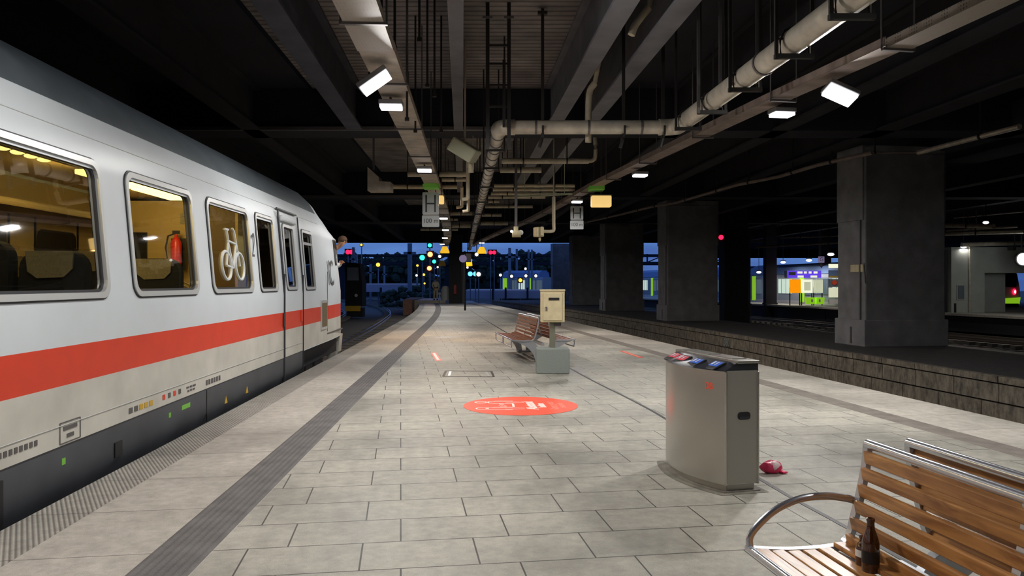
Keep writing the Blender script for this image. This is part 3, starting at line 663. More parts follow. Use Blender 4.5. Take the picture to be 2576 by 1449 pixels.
def train_body():
    g = G(); bm = g.bm
    ZL = 1.4
    def sec(y):
        if y <= 16.4: return 3.75, 0.0
        t = (y - 16.4) / 3.05
        zt = NZ[min(8, round(t * 8))]
        inset = NI[min(8, round(t * 8))]
        return zt, inset
    Y = [y for y in ycuts] + [16.4 + 3.05 * k / 8 for k in range(1, 9)]
    grid = {}
    for i, y in enumerate(Y):
        zt, ins = sec(y)
        for sgn in (1, -1):
            for j, (x, z) in enumerate(PROF):
                c = 1.42 + x                                   # distance from centre line
                c2 = c * (1 - ins) if y > 16.4 else c
                z2 = zmap(z, zt)
                yy = y
                if y > 19.3 and z < .4: yy = y - .0
                if sgn < 0 and j == len(PROF) - 1: grid[i, sgn, j] = grid[i, 1, j]; continue
                grid[i, sgn, j] = bm.verts.new((-1.42 + sgn * c2, yy, z2))
    for i in range(len(Y) - 1):
        for sgn in (1, -1):
            for j in range(len(PROF) - 1):
                ym = (Y[i] + Y[i + 1]) / 2
                if sgn == 1 and j == 8 and any(a <= ym <= b for a, b in WINS + [DOORW, CABW]): continue
                if j <= 2 and ym > 14.1: continue                     # skirt ends before the bogie
                if sgn == -1 and j == 8 and ym < 12.7 and ym > .2 and False: continue
                mi = ZM[j]
                if mi == 4 and ym > 16.4: mi = 1
                if mi == 2 and ym > 18.7: mi = 1
                if mi == 3: mi = 3 if ym < 14.1 else 1
                if mi == 1 and z_low(j): mi = 5
                f = bm.faces.new((grid[i, sgn, j], grid[i + 1, sgn, j], grid[i + 1, sgn, j + 1], grid[i, sgn, j + 1])); f.material_index = mi
    n = len(Y) - 1
    for i in (0, n):
        for j in range(3, len(PROF) - 1):
            f = bm.faces.new((grid[i, 1, j], grid[i, 1, j + 1], grid[i, -1, j + 1], grid[i, -1, j])) if j < len(PROF) - 2 else bm.faces.new((grid[i, 1, j], grid[i, 1, j + 1], grid[i, -1, j]))
            f.material_index = 1
    return g
def z_low(j): return j in (4,)
g = train_body(); body = g.obj('car_body', MATS, TR, smooth=True)
for p in body.data.polygons: pass
# nose apron and coupler hints
g = G()
g.prism([(-.30, .33), (-.12, .33), (-.16, -.10), (-.26, -.30), (-.45, -.30)], 'y', 18.7, 19.1); g.box((-1.42, 19.35, .1), (2.0, .12, .5), bev=.04); o = g.obj('nose_apron', 'whited', TR)
g = G(); g.box((-1.42, 18.2, -.05), (.30, 1.6, .22), bev=.03); g.tube([(-.6, 18.7, .1), (-.45, 19.0, -.25)], .03); g.tube([(-.6, 18.4, .2), (-.5, 18.8, -.1)], .03); g.obj('buffer_beam', 'irong', TR)
# underframe and bogie
g = G(); g.box((-1.42, 8, .12), (2.5, 21.0, .35)); g.obj('underframe', 'black', TR)
for yb in (1.0, 16.0):
    b = G(); b.box((-1.42, yb, -.30), (2.3, 2.6, .16), bev=.02); 
    for s in (-.35, -2.49): b.box((s, yb, -.18), (.12, 2.9, .28), bev=.03); b.box((s + .08, yb - .5, .05), (.05, .06, .55)); b.box((s + .08, yb + .35, .05), (.05, .06, .55)); b.tube([(s + .03, yb - .15, .2), (s + .03, yb - .15, -.35)], .05)
    bo = b.obj('bogie', 'irong', TR)
    for dy in (-1.2, 1.2):
        ww = G(); 
        for s in (-.68, -2.16): ww.disc((s, yb + dy, -.36), .44, .13, axis='x', seg=28)
        ww.tube([(-.6, yb + dy, -.36), (-2.2, yb + dy, -.36)], .08); ww.obj('wheelset', 'irong', bo)
def side_frame(y0, y1, z0, z1, name, r=.10, bd=.05, depth=.035, mullion=None, mglass='glassd', outline=True):
    """rounded window frame lying on the leaning body side"""
    zc, yc = (z0 + z1) / 2, (y0 + y1) / 2; hz = (z1 - z0) / 2
    rot = math.atan(.11 / 1.25)
    def P(a, b, d): return (TS(zc) - (b) * math.sin(rot) + d, yc + a, zc + b * math.cos(rot))
    def ring(w0, h0, r0, w1, h1, r1, d0, d1, mi, g):
        A_ = rrect(w0, h0, r0); B_ = rrect(w1, h1, r1); n = len(A_); vs = []
        for lst, d in ((A_, d0), (A_, d1), (B_, d1), (B_, d0)): vs.append([g.bm.verts.new(P(a, b, d)) for a, b in lst])
        for k in range(4):
            p, q = vs[k], vs[(k + 1) % 4]
            for i in range(n): f = g.bm.faces.new((p[i], p[(i + 1) % n], q[(i + 1) % n], q[i])); f.material_index = mi
    w_, h_ = y1 - y0, z1 - z0
    g = G()
    if outline: ring(w_ + .03, h_ + .03, r + .015, w_, h_, r, -.02, .008, 0, g)
    ring(w_, h_, r, w_ - 2 * bd, h_ - 2 * bd, max(.03, r - bd * .5), -.03, depth * .6, 1, g)
    ring(w_ - 2 * bd, h_ - 2 * bd, max(.03, r - bd * .5), w_ - 2 * bd - .06, h_ - 2 * bd - .045, max(.025, r - bd * .5 - .02), -.06, -.012, 0, g)
    if mullion: g.box(P(0, mullion, .004), (.02, w_ - 2 * bd, .05), mi=1)
    fr = g.obj(name, ['gask', 'frame'], TR, smooth=False)
    g = G(); A_ = rrect(w_ - 2 * bd, h_ - 2 * bd, .05); vs = [g.bm.verts.new(P(a, b, -.022)) for a, b in A_]; g.bm.faces.new(vs)
    g.obj('window_pane', mglass, fr)
    return fr
for k, (a, b) in enumerate(WINS): side_frame(a - .04, b + .03, 1.47, 2.66, 'window_frame', .13 if k < 3 else .09, .05 if k < 3 else .04, mglass='glass')
# door leaf between two deep seams
g = G()
for yy, wd in ((12.70, .07), (14.10, .03)): g.box((.004, yy, .80), (.02, wd, 1.9)); g.box((TS(2.0) - .0, yy, 2.2), (.02, wd, 1.25), ry=-math.atan(.11 / 1.25)); 
g.box((-.05, 12.70, -.05), (.03, .06, .6)); g.box((-.13, 13.4, 2.86), (.02, 1.42, .025), ry=-.3)
dr = g.obj('door_leaf_seams', 'gask', TR); dr.name = 'door'
g = G(); g.box((.012, 12.62, .98), (.02, .05, .22)); g.obj('door_handle', 'gask', dr)
g = G(); g.box((.012, 13.95, 1.0), (.02, .09, .20)); g.obj('door_button', 'red', dr)
side_frame(12.93, 13.71, 1.48, 2.62, 'door_window_frame', .09, .05, mglass='glassd', outline=True)
g = G(); g.box((-.10, 13.32, 2.70), (.09, 1.05, .10), bev=.03); g.obj('door_hood', 'white', TR)
side_frame(14.38, 15.26, 1.47, 2.62, 'cab_side_window', .06, .05, mullion=.32, mglass='glassd')
# hatch in the stripe
g = G(); g.box((.005, 16.05, .93), (.03, .62, .62)); g.box((.012, 16.05, .93), (.03, .5, .5), mi=1); g.obj('side_hatch', ['frame', 'beiged'], TR)
g = G(); g.box((.004, 16.45, 1.2), (.01, .02, 1.3)); g.box((-.01, 17.4, .50), (.03, 1.9, .03)); g.obj('panel_seam', 'irong', TR)
# cab side window and windscreen as a dark inset
g = G()
def nose(y, T):
    u_ = (y - 16.4) / 3.05 * 8; i = max(0, min(7, int(u_))); u_ -= i; return T[i] * (1 - u_) + T[i + 1] * u_
def NP(y, z, d=.012):
    zt = nose(y, NZ); zk = min(2.65, 1.4 + (zt - 1.4) * .82); z0 = z if z < 1.4 else (1.4 + (z - 1.4) * 1.25 / (zk - 1.4) if z < zk else 2.65 + (z - zk) * 1.10 / (zt - zk))
    x = 0
    for (xa, za), (xb, zb_) in zip(PROF, PROF[1:]):
        if za <= z0 <= zb_: x = xa + (xb - xa) * (z0 - za) / (zb_ - za)
    return (-1.42 + (1.42 + x) * (1 - nose(y, NI)) + d, y, z)
for q in range(4):
    a, b = q / 4, (q + 1) / 4
    g.quad([NP(17.72 + .1 * a, 2.62 - .6 * a), NP(18.35 + .15 * a, 2.62 - .6 * a), NP(18.35 + .15 * b, 2.62 - .6 * b), NP(17.72 + .1 * b, 2.62 - .6 * b)])
g.obj('cab_window', 'slot', TR)
g = G(); g.box((-1.42, 18.95, 2.15), (1.7, .1, .8), rx=.65); g.obj('windscreen', 'slot', TR)
# lettering
text('class_number', '2', .52, 'irong', TR, (TS(2.1) + .008, 11.10, 2.13), (R(90) - 0, 0, R(90)), sx=.62)
text('train_lettering', 'IC', .80, 'irong', TR, (-.012, 16.98, 1.80), (R(90 - 4), 0, R(90.6)), sx=.85)
# bicycle pictogram on the third pane
g = G(); rot = math.atan(.11 / 1.25)
def BP(a, b): return Vector((TS(2.0) - b * math.sin(rot) - .012, 10.15 + a, 2.0 + b * math.cos(rot)))
def ringp(ca, cb, r, wv, n=28): g.tube([BP(ca + r * math.cos(2 * math.pi * k / n), cb + r * math.sin(2 * math.pi * k / n)) for k in range(n + 1)], wv, 6, up=(1, 0, 0))
ringp(-.27, -.17, .185, .02); ringp(.29, -.17, .185, .02)
for a, b in (((-.27, -.17), (-.12, .16)), ((-.12, .16), (.20, .13)), ((.20, .13), (.0, -.20)), ((.0, -.20), (-.14, .16)), ((.0, -.20), (-.27, -.17)), ((.29, -.17), (.16, .30)), ((.16, .30), (.10, .34)), ((-.12, .16), (-.15, .30)), ((-.22, .31), (-.08, .31))): g.tube([BP(*a), BP(*b)], .017, 6, up=(1, 0, 0))
g.obj('bicycle_pictogram', 'signw', TR)
# small marks along the lower side: plates, dashes, triangles
def dash(y, z, w_, h_, mi, g): g.box((.002, y, z), (.006, w_, h_), mi=mi)
def marks(lst): 
    g = G()
    for q in lst: dash(*q, g)
    g.obj('side_marking', ['irong', 'yeld', 'red'], TR)
marks([(9.0 + .09 * k, .415, .055, .06, 0) for k in range(6)])
marks([(7.0 + .11 * k, .42, .07, .05, 1 if k > 1 else 0) for k in range(5)])
marks([(7.75 + .14 * k, .43, .06, .05, 2 if k % 2 == 0 else 0) for k in range(4)])
marks([(8.4 + .1 * k, .44, .07, .02, 0) for k in range(3)] + [(8.42 + .08 * k, .40, .05, .02, 0) for k in range(3)])
marks([(5.0 + .06 * k, .44, .035, .04, 0) for k in range(9)])
marks([(5.95, .52, .30, .008, 0), (5.95, .36, .30, .008, 0), (5.80, .44, .008, .16, 0), (6.10, .44, .008, .16, 0), (5.95, .47, .2, .03, 0), (5.95, .41, .1, .03, 0)])
g = G()
for y_ in (9.7, 10.6): g.prism([(y_ - .05, .06), (y_ + .05, .06), (y_, .15)], 'x', -.002, .006, 0)
for y_, z_ in ((5.85, .22), (7.9, .22)): g.box((.002, y_, z_), (.006, .05, .05), mi=1)
g.box((.0, 8.35, .24), (.006, .24, .05), mi=1)
g.obj('skirt_markings', ['yeld', 'green'], TR)
for c_, d_, n_ in (((0.0, 6.75, .12), (.02, .14, .13), 'skirt_hole'), ((0.0, 9.0, .14), (.008, .02, .38), 'skirt_seam'), ((0, 5.02, .0), (.03, .12, .55), 'step_gap')): g = G(); g.box(c_, d_); g.obj(n_, 'slot', TR)
g = G(); g.tube([(.004, y, .50) for y in (1, 14)], .004, 6); g.tube([(-.165, -2, 2.86), (-.165, 16.2, 2.86)], .004, 6); g.obj('body_crease', 'frame', TR)
# saloon interior seen through the panes
g = G(); g.box((-2.66, 6, 2.0), (.04, 18, 1.9)); g.box((-1.42, 6, .48), (2.5, 18, .05), mi=1); 
g.box((-1.42, 6, 2.98), (2.1, 18, .05)); 
g.obj('saloon_lining', ['beige', 'beiged'], TR)
g = G()
for a, b in ((4.8, 6.2), (6.6, 7.7), (8.1, 9.55), (10.2, 11.2)):
    A_ = rrect(b - a, .75, .12); vs = [g.bm.verts.new((-2.63, (a + b) / 2 + p, 1.95 + q)) for p, q in A_]; g.bm.faces.new(vs)
    for s in (a - .04, b + .04): g.box((-2.63, s + .02 * 0, 2.0), (.02, .02, .95))
g.obj('far_window', 'slot', TR)
g = G(); g.box((-2.35, 8.0, 2.50), (.55, 7.5, .03)); g.box((-2.08, 8.0, 2.53), (.03, 7.5, .07)); g.box((-.42, 5.2, 2.70), (.30, 4.0, .03)); g.obj('luggage_rack', 'beige', TR)
for k in range(14):
    g = G(); g.box((-.72, 5.0 + .2 * k, 2.83), (.5, .07, .10), bev=.02); o = g.obj('ceiling_rib', 'beiged', TR) if k < 12 else None
    if o is None: g.bm.free()
g = G()
for k in range(9): g.ball((-.72, 5.3 + .2 * k, 2.72), .045, 12, sc=(1.4, 1, .5))
g.box((-.73, 7.78, 2.72), (.20, .30, .05), bev=.01); g.box((-.76, 9.5, 2.72), (.18, 1.15, .05), bev=.01); g.box((-.76, 8.72, 2.72), (.18, .2, .05), bev=.01); g.obj('ceiling_light', 'bulb', TR)
for y_, pw in ((4.6, 40), (6.6, 34), (8.6, 34), (10.9, 26), (1.0, 20)):
    l = bpy.data.lights.new('saloon_light', 'POINT'); l.energy = pw; l.color = (1, .72, .28); l.shadow_soft_size = .15; lo = bpy.data.objects.new('saloon_light', l); COL.objects.link(lo); lo.parent = TR; lo.location = (-1.3, y_, 2.68)
# seats facing the viewer, with a pale headrest cloth
for yy in (4.7, 6.5, 8.6, 10.2):
    for x0, hh in ((-.17, 1.88), (-.80, 1.97), (-1.75, 1.9), (-2.3, 1.9)):
        if yy > 10 and x0 > -1: continue
        A_ = rrect(.54, 1.2, .16); g = G(); g.prism([(x0 - .27 + a, hh - .6 + b) for a, b in A_], 'y', yy, yy + .14); g.box((x0 - .27, yy - .25, 1.0), (.5, .5, .16), bev=.03); s_ = g.obj('passenger_seat', 'seat', TR)
        P_ = [(x0 - .48, hh - .005), (x0 - .08, hh - .005), (x0 - .09, hh - .16), (x0 - .16, hh - .23), (x0 - .38, hh - .24), (x0 - .46, hh - .18)]
        g = G(); g.prism(P_, 'y', yy - .02, yy + .01); g.obj('headrest_cover', 'headr', s_)
# partitions and vestibule fittings
for c_, d_, m_ in (((-1.83, 12.1, 1.7), (1.6, .05, 2.4), 'beige'), ((-.68, 12.05, 1.7), (.64, .05, 2.3), 'beiged'), ((-.45, 12.2, 1.6), (.04, 1.2, 2.2), 'beige'), ((-1.46, 15.3, 1.7), (2.2, .05, 2.4), 'beiged')): g = G(); g.box(c_, d_); g.obj('partition', m_, TR)
g = G(); g.box((-2.15, 12.05, 1.75), (.34, .04, 1.3)); g.obj('partition_window', 'slot', TR)
ex = G(); ex.lathe((-1.45, 11.85, 1.86), [(.001, 0), (.075, .02), (.08, .06), (.08, .36), (.05, .43), (.025, .46), (.025, .50), (.001, .50)], 18); e_ = ex.obj('fire_extinguisher', 'exred', TR, smooth=True)
ex = G(); ex.box((-1.45, 11.85, 2.39), (.10, .05, .05)); ex.tube([(-1.45, 11.85, 2.38), (-1.56, 11.82, 2.33), (-1.60, 11.82, 2.15), (-1.57, 11.83, 1.95)], .014); ex.box((-1.45, 11.95, 2.05), (.22, .03, .5)); ex.obj('hose', 'plast', e_)
g = G(); g.box((-1.35, 12.05, 2.62), (.22, .02, .16)); g.box((-1.2, 12.05, 2.08), (.14, .02, .14), mi=1); g.obj('wall_notice', ['headr', 'plast'], TR)
g = G(); g.tube([(-1.4, 11.2, 1.75), (-1.1, 11.9, 1.5)], .012); g.tube([(-.7, 9.5, 1.7), (-.7, 10.7, 1.45)], .012); g.tube([(-1.3, 9.0, .6), (-1.3, 9.0, 2.9)], .02); g.obj('handrail', 'beige', TR)

# ------------------------------------------------------------------ bench
def make_bench(L_, label, near_arm=True, wmat='wood', loops=True, fr=(.04, -.04)):
    t = thing('double_bench', label, 'bench')
    # y runs along the bench, x across; two sides back to back
    back = arc([(.10, .87), (.115, .78), (.15, .62), (.185, .52)], 8)
    for s in (-1, 1):
        g = G()
        n = 6
        for k in range(n):
            z = .832 - k * .072; x = .108 + .085 * (k / (n - 1)) ** 1.2
            g.box((s * (x + .012), L_ / 2, z), (.022, L_ - .03, .056), 0, ry=-s * -(.12 + .02 * k), bev=.005)
        g.obj('backrest', wmat, t)
        g = G(); xs = [.245 + .0735 * k for k in range(6)]
        for k, x in enumerate(xs):
            z = .447 - .02 * math.sin(math.pi * min(1, (x - .2) / .45)) + (.012 if k == 0 else 0)
            g.box((s * x, L_ / 2, z), (.063, L_ - .03, .022), 0, bev=.005)
        g.obj('seat', wmat, t)
        g = G(); g.tube([(s * .10, .0, .885), (s * .10, L_, .885)], .021, 12); g.obj('top_rail', 'alup', t, smooth=True)
        g = G(); g.tube([(s * .655, -.02, .447), (s * .655, L_ + .02, .447)], .016, 12); g.obj('front_rail', 'alup', t, smooth=True)
        for ye in (0.0, L_ / 2, L_):
            g = G(); P = arc([(.10, .885), (.108, .80), (.135, .67), (.165, .56), (.185, .49), (.225, .443), (.29, .432), (.40, .428), (.52, .432), (.655, .445)], 4)
            g.sweep([(s * p.x, ye, p.y) for p in P], [(-.012, -.018), (.012, -.018), (.012, .018), (-.012, .018)], up=(0, 1, 0)); g.obj('seat_frame', 'alu', t)
            if ye == L_ / 2: continue
            if near_arm:
                g = G(); P = arc([(.145, .625), (.19, .645), (.30, .662), (.42, .655), (.53, .615), (.61, .555), (.655, .50), (.655, .45)], 5)
                g.sweep([(s * p.x, ye, p.y) for p in P], [(.017 * math.cos(a), .010 * math.sin(a)) for a in [R(30 * q) for q in range(12)]], up=(0, 1, 0)); g.obj('armrest', 'alup', t, smooth=True)
        # cast leg arches
        for ye in (.04, L_ - .04):
            g = G(); O_ = arc([(.61, .425), (.48, .375), (.33, .29), (.22, .17), (.175, .07), (.165, 0)], 5); I_ = arc([(.045, 0), (.05, .12), (.09, .27), (.17, .38), (.26, .425)], 5)
            poly = [(s * p.x, p.y) for p in O_] + [(s * p.x, p.y) for p in I_]
            g.prism(poly, 'y', ye - .025, ye + .025); g.obj('leg', 'alu', t)
        if loops:
            g = G(); 
            for a, b in ((.06, L_ / 2 - .04), (L_ / 2 + .04, L_ - .06)): g.tube(arc([(s * .655, a, .43), (s * .655, a, .34), (s * .650, a + .06, .30), (s * .650, b - .06, .30), (s * .655, b, .34), (s * .655, b, .43)], 4), .012, 8)
            g.obj('front_loop', 'alu', t, smooth=True)
    g = G(); g.box((0, .05, .02), (.34, .12, .04), bev=.01); g.box((0, L_ - .05, .02), (.34, .12, .04), bev=.01); g.box((0, L_ / 2, .35), (.06, L_ - .1, .06)); g.obj('foot_plate', 'alu', t)
    return t
b1 = make_bench(1.75, 'slatted wooden double bench with a bottle on it, nearest at the lower right', True, 'wood', False)
# far end of the near bench at the measured corner
be = Vector((1.68, 3.37, 0)); b1.location = be - EA * 1.75; b1.rotation_euler = (0, 0, TH)
b2 = make_bench(2.3, 'smaller slatted double bench standing behind the letterbox cabinet', False, 'woodr', True)
b2.location = (.64, 15.35, 0); b2.rotation_euler = (0, 0, TH + R(1))

# bottles
def bottle(p, h, lab, withlabel=None, r=.033, rz=0):
    t = thing('beer_bottle', lab, 'bottle', p, rz); k = h / .215
    g = G(); g.lathe((0, 0, 0), [(.001, 0), (r, .002), (r, .012), (r, .115 * k), (r * .93, .130 * k), (.022, .158 * k), (.0165, .172 * k), (.0145, .19 * k), (.0145, .203 * k), (.0165, .204 * k), (.0165, .214 * k), (.012, .215 * k), (.001, .205 * k)], 24); g.obj('glass_body', 'bott', t, smooth=True)
    g = G(); g.lathe((0, 0, .038), [(r + .0006, 0), (r + .0006, .05 * k)], 24); 
    g.obj('paper_label', withlabel or 'slot', t, smooth=True)
    return t
zb = .447 + .011 - .018
p = U(2190, 1434, .447); bottle((p.x, p.y, .441), .215, 'dark brown beer bottle standing on the near bench seat')
bottle((p.x + .004, p.y + .072, .441), .118, 'shorter pale-labelled bottle half hidden behind the brown bottle', 'label', .030)

# ------------------------------------------------------------------ recycling bin
BN = thing('recycling_bin', 'tall brushed steel recycling bin with a bulging front and four openings', 'bin', (1.62, 5.75, 0), R(14))
def bshape(o=0, bulge=.135, L_=1.02, wd=.285):
    P = [(wd + o, -o), (wd + o, L_ + o)]
    for k in range(17):
        t_ = k / 16; P.append((-bulge * 4 * t_ * (1 - t_) - o, L_ + o - (L_ + 2 * o) * t_))
    return P
g = G(); g.prism(bshape(), 'z', .06, .925); g.obj('bin_body', 'steel', BN, smooth=True)
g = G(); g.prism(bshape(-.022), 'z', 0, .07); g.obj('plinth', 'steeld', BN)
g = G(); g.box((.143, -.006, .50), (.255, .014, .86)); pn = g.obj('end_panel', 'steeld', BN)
g = G(); 
for x in (.004, .276): g.box((x, -.010, .49), (.014, .02, .86), bev=.003)
g.obj('corner_trim', 'steel', BN)
g = G(); A_ = rrect(.105, .058, .022); g.prism([(.155 + a, .585 + b) for a, b in A_], 'y', -.018, -.011); sl_ = g.obj('side_slot', 'slot', pn)
g = G(); A_ = rrect(.085, .022, .008); g.prism([(.155 + a, .570 + b) for a, b in A_], 'y', -.021, -.012); g.obj('slot_lip', 'plast', sl_)
g = G(); P_ = bshape(.06); g.bm.faces.new([g.bm.verts.new((x, y, .0025)) for x, y in P_]); g.prism(bshape(.012), 'z', .0, .012); g.obj('foot_plate', 'grime', BN)
# sloping dark top with openings
g = G(); B = bshape(.0)
lo = [g.bm.verts.new((x, y, .925)) for x, y in B]
hi = [g.bm.verts.new((x if x > .15 else x * .35 + .105, y, .99)) for x, y in B]
n = len(B)
for i in range(n): g.bm.faces.new((lo[i], lo[(i + 1) % n], hi[(i + 1) % n], hi[i]))
g.bm.faces.new(hi); lid = g.obj('top_fascia', 'plast', BN, smooth=True)
g = G(); g.box((.195, .51, .995), (.19, 1.05, .022), bev=.004); g.box((.19, .70, 1.008), (.12, .40, .008)); g.box((.19, .28, 1.008), (.12, .34, .008)); g.obj('lid_plate', 'steel', BN)
for k, (yy, mm) in enumerate(((.16, 0), (.40, 0), (.65, 1), (.88, 1))):
    xb = -.135 * 4 * (yy / 1.02) * (1 - yy / 1.02); g = G()
    cx = (xb + .10 + xb * .3) / 2 + .0
    g.box((cx, yy, .957), (.13, .16, .012), 0, 0, ry=-math.atan2(.05, .11), bev=.004); h_ = g.obj('opening_flap', 'slot', lid)
    g = G(); g.box((cx + .01, yy - .0, .966), (.07, .13, .006), 0, 0, ry=-math.atan2(.05, .11)); h2 = g.obj('sorting_label', 'bl' + str(0) if False else ('blabel' if mm == 0 else 'rlabel') if False else 'signw', h_)
    m_ = M['blue_l'] if 'blue_l' in M else None
M['blue_l'] = mat('label_blue', (.04, .14, .72), .4, emit=(.05, .2, 1), es=.0); M['red_l'] = mat('label_red', (.75, .06, .10), .4)
for o in [x for x in bpy.data.objects if x.name.startswith('sorting_label')]:
    yy = o.parent.matrix_basis; cy = sum(v.co.y for v in o.data.vertices) / len(o.data.vertices)
    o.data.materials.clear(); o.data.materials.append(M['blue_l' if cy < .5 else 'red_l'])
    g = G(); cx = sum(v.co.x for v in o.data.vertices) / len(o.data.vertices); g.box((cx, cy + .03, .972), (.05, .02, .004), ry=-.42); g.box((cx, cy - .02, .972), (.05, .012, .004), ry=-.42); g.obj('label_print', 'signw', o.parent)
# logo plate on the curved front
yl = .115; xl = -.135 * 4 * (yl / 1.02) * (1 - yl / 1.02); sl = math.atan2(-.135 * 4 * (1 - 2 * yl / 1.02) / 1.02, 1)
LG = bpy.data.objects.new('logo_plate', None); COL.objects.link(LG); LG.parent = BN; LG.location = (xl - .003, yl + .02, .80); LG.rotation_euler = (0, 0, R(-90) - sl)
def lb(c, d): g.box((c[0], 0, c[1]), (d[0], .004, d[1]))
g = G(); lb((0, .036), (.10, .007)); lb((0, -.036), (.10, .007)); lb((-.0465, 0), (.007, .078)); lb((.0465, 0), (.007, .078)); g.obj('logo_frame', 'stick', LG)
text('logo_letters', 'DB', .072, 'stick', LG, (0, -.003, 0), (R(90), 0, 0), sx=.82, bold=.002)
# pink bag on the floor
t = thing('crumpled_bag', 'crumpled pink and white snack bag lying right of the bin', 'bag', (U(1941, 1190, 0).x, U(1941, 1190, 0).y, 0), R(10))
g = G(); g.ball((0, 0, .052), .1, 24, sc=(1.0, .6, .52))
for v in g.bm.verts:
    v.co += Vector((math.sin(v.co.z * 90 + v.co.x * 60) * .006, math.cos(v.co.x * 70) * .006, math.sin(v.co.x * 50 + v.co.y * 80) * .006)); v.co.z = max(.002, v.co.z)
g.box((.085, -.02, .012), (.05, .07, .012), .3); g.obj('foil_body', 'pink', t, smooth=True)
g = G(); g.ball((.012, -.02, .062), .075, 16, sc=(.8, .55, .55)); g.obj('white_print', 'pinkw', t, smooth=True)

# ------------------------------------------------------------------ floor stickers, manhole
CT = Vector((.112, 9.86, 0)); t = thing('floor_sticker', 'round red distance sticker with white print on the tiles', 'floor sticker', (CT.x, CT.y, 0), 0)
g = G(); g.disc((0, 0, .002), .745, .003, axis='z', seg=64); g.obj('disc', 'stick', t)
def fl(n_, pts, w_, m_='stickw', z=.0045): g = G(); g.sweep([(x, y, z) for x, y in pts], [(-w_ / 2, -.0006), (w_ / 2, -.0006), (w_ / 2, .0006), (-w_ / 2, .0006)]); return g.obj(n_, m_, t)
def loop(cx, cy, w_, h_): q = rrect(w_, h_, h_ / 2 * .95, 5); return [(cx + a, cy + b) for a, b in q + q[:1]]
sh = math.tan(R(0))
for cy in (.25, -.25):
    fl('shoe_outline', loop(-.53 if cy > 0 else -.49, cy, .15, .15), .02); fl('shoe_outline', [(-.10, cy + .1), (-.33, cy + .1), (-.42, cy + .06), (-.44, cy), (-.42, cy - .06), (-.33, cy - .1), (-.10, cy - .1)], .022); fl('sleeve_line', [(-.36, cy + .03), (-.08, cy + .05), (.05, cy + .03)], .012); fl('sleeve_line', [(-.2, cy - .05), (.05, cy - .03)], .012)
rz = R(90 + 12)
text('distance_text', '1,5 m', .13, 'stickw', t, (-.24, 0, .004), (0, 0, rz), ext=.0006); text('distance_text', '↔', .12, 'stickw', t, (-.08, 0, .004), (0, 0, rz), ext=.0006) if False else fl('arrow_mark', [(-.09, -.13), (-.10, .13)], .03)
text('sticker_line', 'Abstand', .19, 'stickw', t, (.13, 0, .004), (0, 0, R(90 + 6)), ext=.0006, bold=.008); text('sticker_line', 'halten', .13, 'stickw', t, (.27, 0, .004), (0, 0, R(96)), ext=.0006, bold=.008)
text('sticker_line', 'Keep your', .15, 'stickf', t, (.41, 0, .004), (0, 0, R(96)), ext=.0006); text('sticker_line', 'distance', .12, 'stickf', t, (.53, 0, .004), (0, 0, R(96)), ext=.0006)
for (a, b, lab, wd) in (((1090, 887), (1104, 908), 'short red outlined floor sticker near the left tactile strip', .13), ((1563, 883), (1614, 900), 'faded red floor sticker near the right tactile strip', .11)):
    p = U(*a, 0); q = U(*b, 0); d = q - p; t2 = thing('floor_sticker', lab, 'floor sticker', p)
    g = G(); g.sweep([p + Vector((0, 0, .001)), q + Vector((0, 0, .001))], [(-wd / 2, 0), (wd / 2, 0), (wd / 2, .002), (-wd / 2, .002)]); g.obj('strip', 'stick', t2, True)
    g = G(); d2 = d.normalized() * .15; g.sweep([p + d2 + Vector((0, 0, .003)), q - d2 + Vector((0, 0, .003))], [(-wd * .22, 0), (wd * .22, 0), (wd * .22, .001), (-wd * .22, .001)]); g.obj('print', 'stickf' if wd < .12 else 'stickw', t2, True)
p0, p1, p2, p3 = U(1115, 947, 0), U(1242, 948, 0), U(1236, 934, 0), U(1122, 933, 0)
t3 = thing('manhole_cover', 'rectangular tiled manhole cover with a dark frame in the floor', 'manhole cover', p0)
for a, b in ((p0, p1), (p1, p2), (p2, p3), (p3, p0)):
    g = G(); g.sweep([a + Vector((0, 0, .001)), b + Vector((0, 0, .001))], [(-.02, 0), (.02, 0), (.02, .002), (-.02, .002)]); g.obj('frame_bar', 'ironb', t3, True)
for a, b in ((p0 + Vector((.09, .1, .001)), p3 + Vector((.09, -.1, .001))), (p1 + Vector((-.09, .1, .001)), p2 + Vector((-.09, -.1, .001)))):
    g = G(); g.sweep([a, b], [(-.02, 0), (.02, 0), (.02, .003), (-.02, .003)]); g.obj('lifting_handle', 'frame', t3, True)

# ------------------------------------------------------------------ letterbox cabinet and plinth
p = U(1391, 941, 0); yb = p.y
g = G(); g.box((0, 0, .225), (.585, .42, .45), bev=.02); o = g.obj('base_box', 'grey'); o.location = (p.x, yb + .2, 0); o.rotation_euler = (0, 0, 0); tag(o, 'grey concrete box on the floor under the cream cabinet', 'concrete box')
t = thing('letterbox_cabinet', 'cream metal cabinet with a slot on a post', 'cabinet', (p.x - .0, yb + .2, .45))
def CZ(py, y=13.5): return HC - (py - HY) / F * y - .45
yy = yb + .2
g = G(); g.box((0.0, 0, .27), (.10, .08, .55)); g.obj('post', 'post', t)
zt, zbm = CZ(731), CZ(810); wd = 60 * yy / F
g = G(); g.box((.0, 0, (zt + zbm) / 2), (wd, .24, zt - zbm), bev=.015); g.box((0, 0, zt + .005), (wd + .02, .27, .03), bev=.01); cb = g.obj('cabinet_body', 'cream', t)
g = G(); g.box((-.0, -.128, (zt + zbm) / 2 - .005), (wd * .78, .02, (zt - zbm) * .86), bev=.006); dd = g.obj('cabinet_door', 'cream', t)
g = G(); g.box((.02, -.145, zt - .145), (wd * .44, .012, .045), bev=.004); g.obj('letter_slot', 'slot', dd)
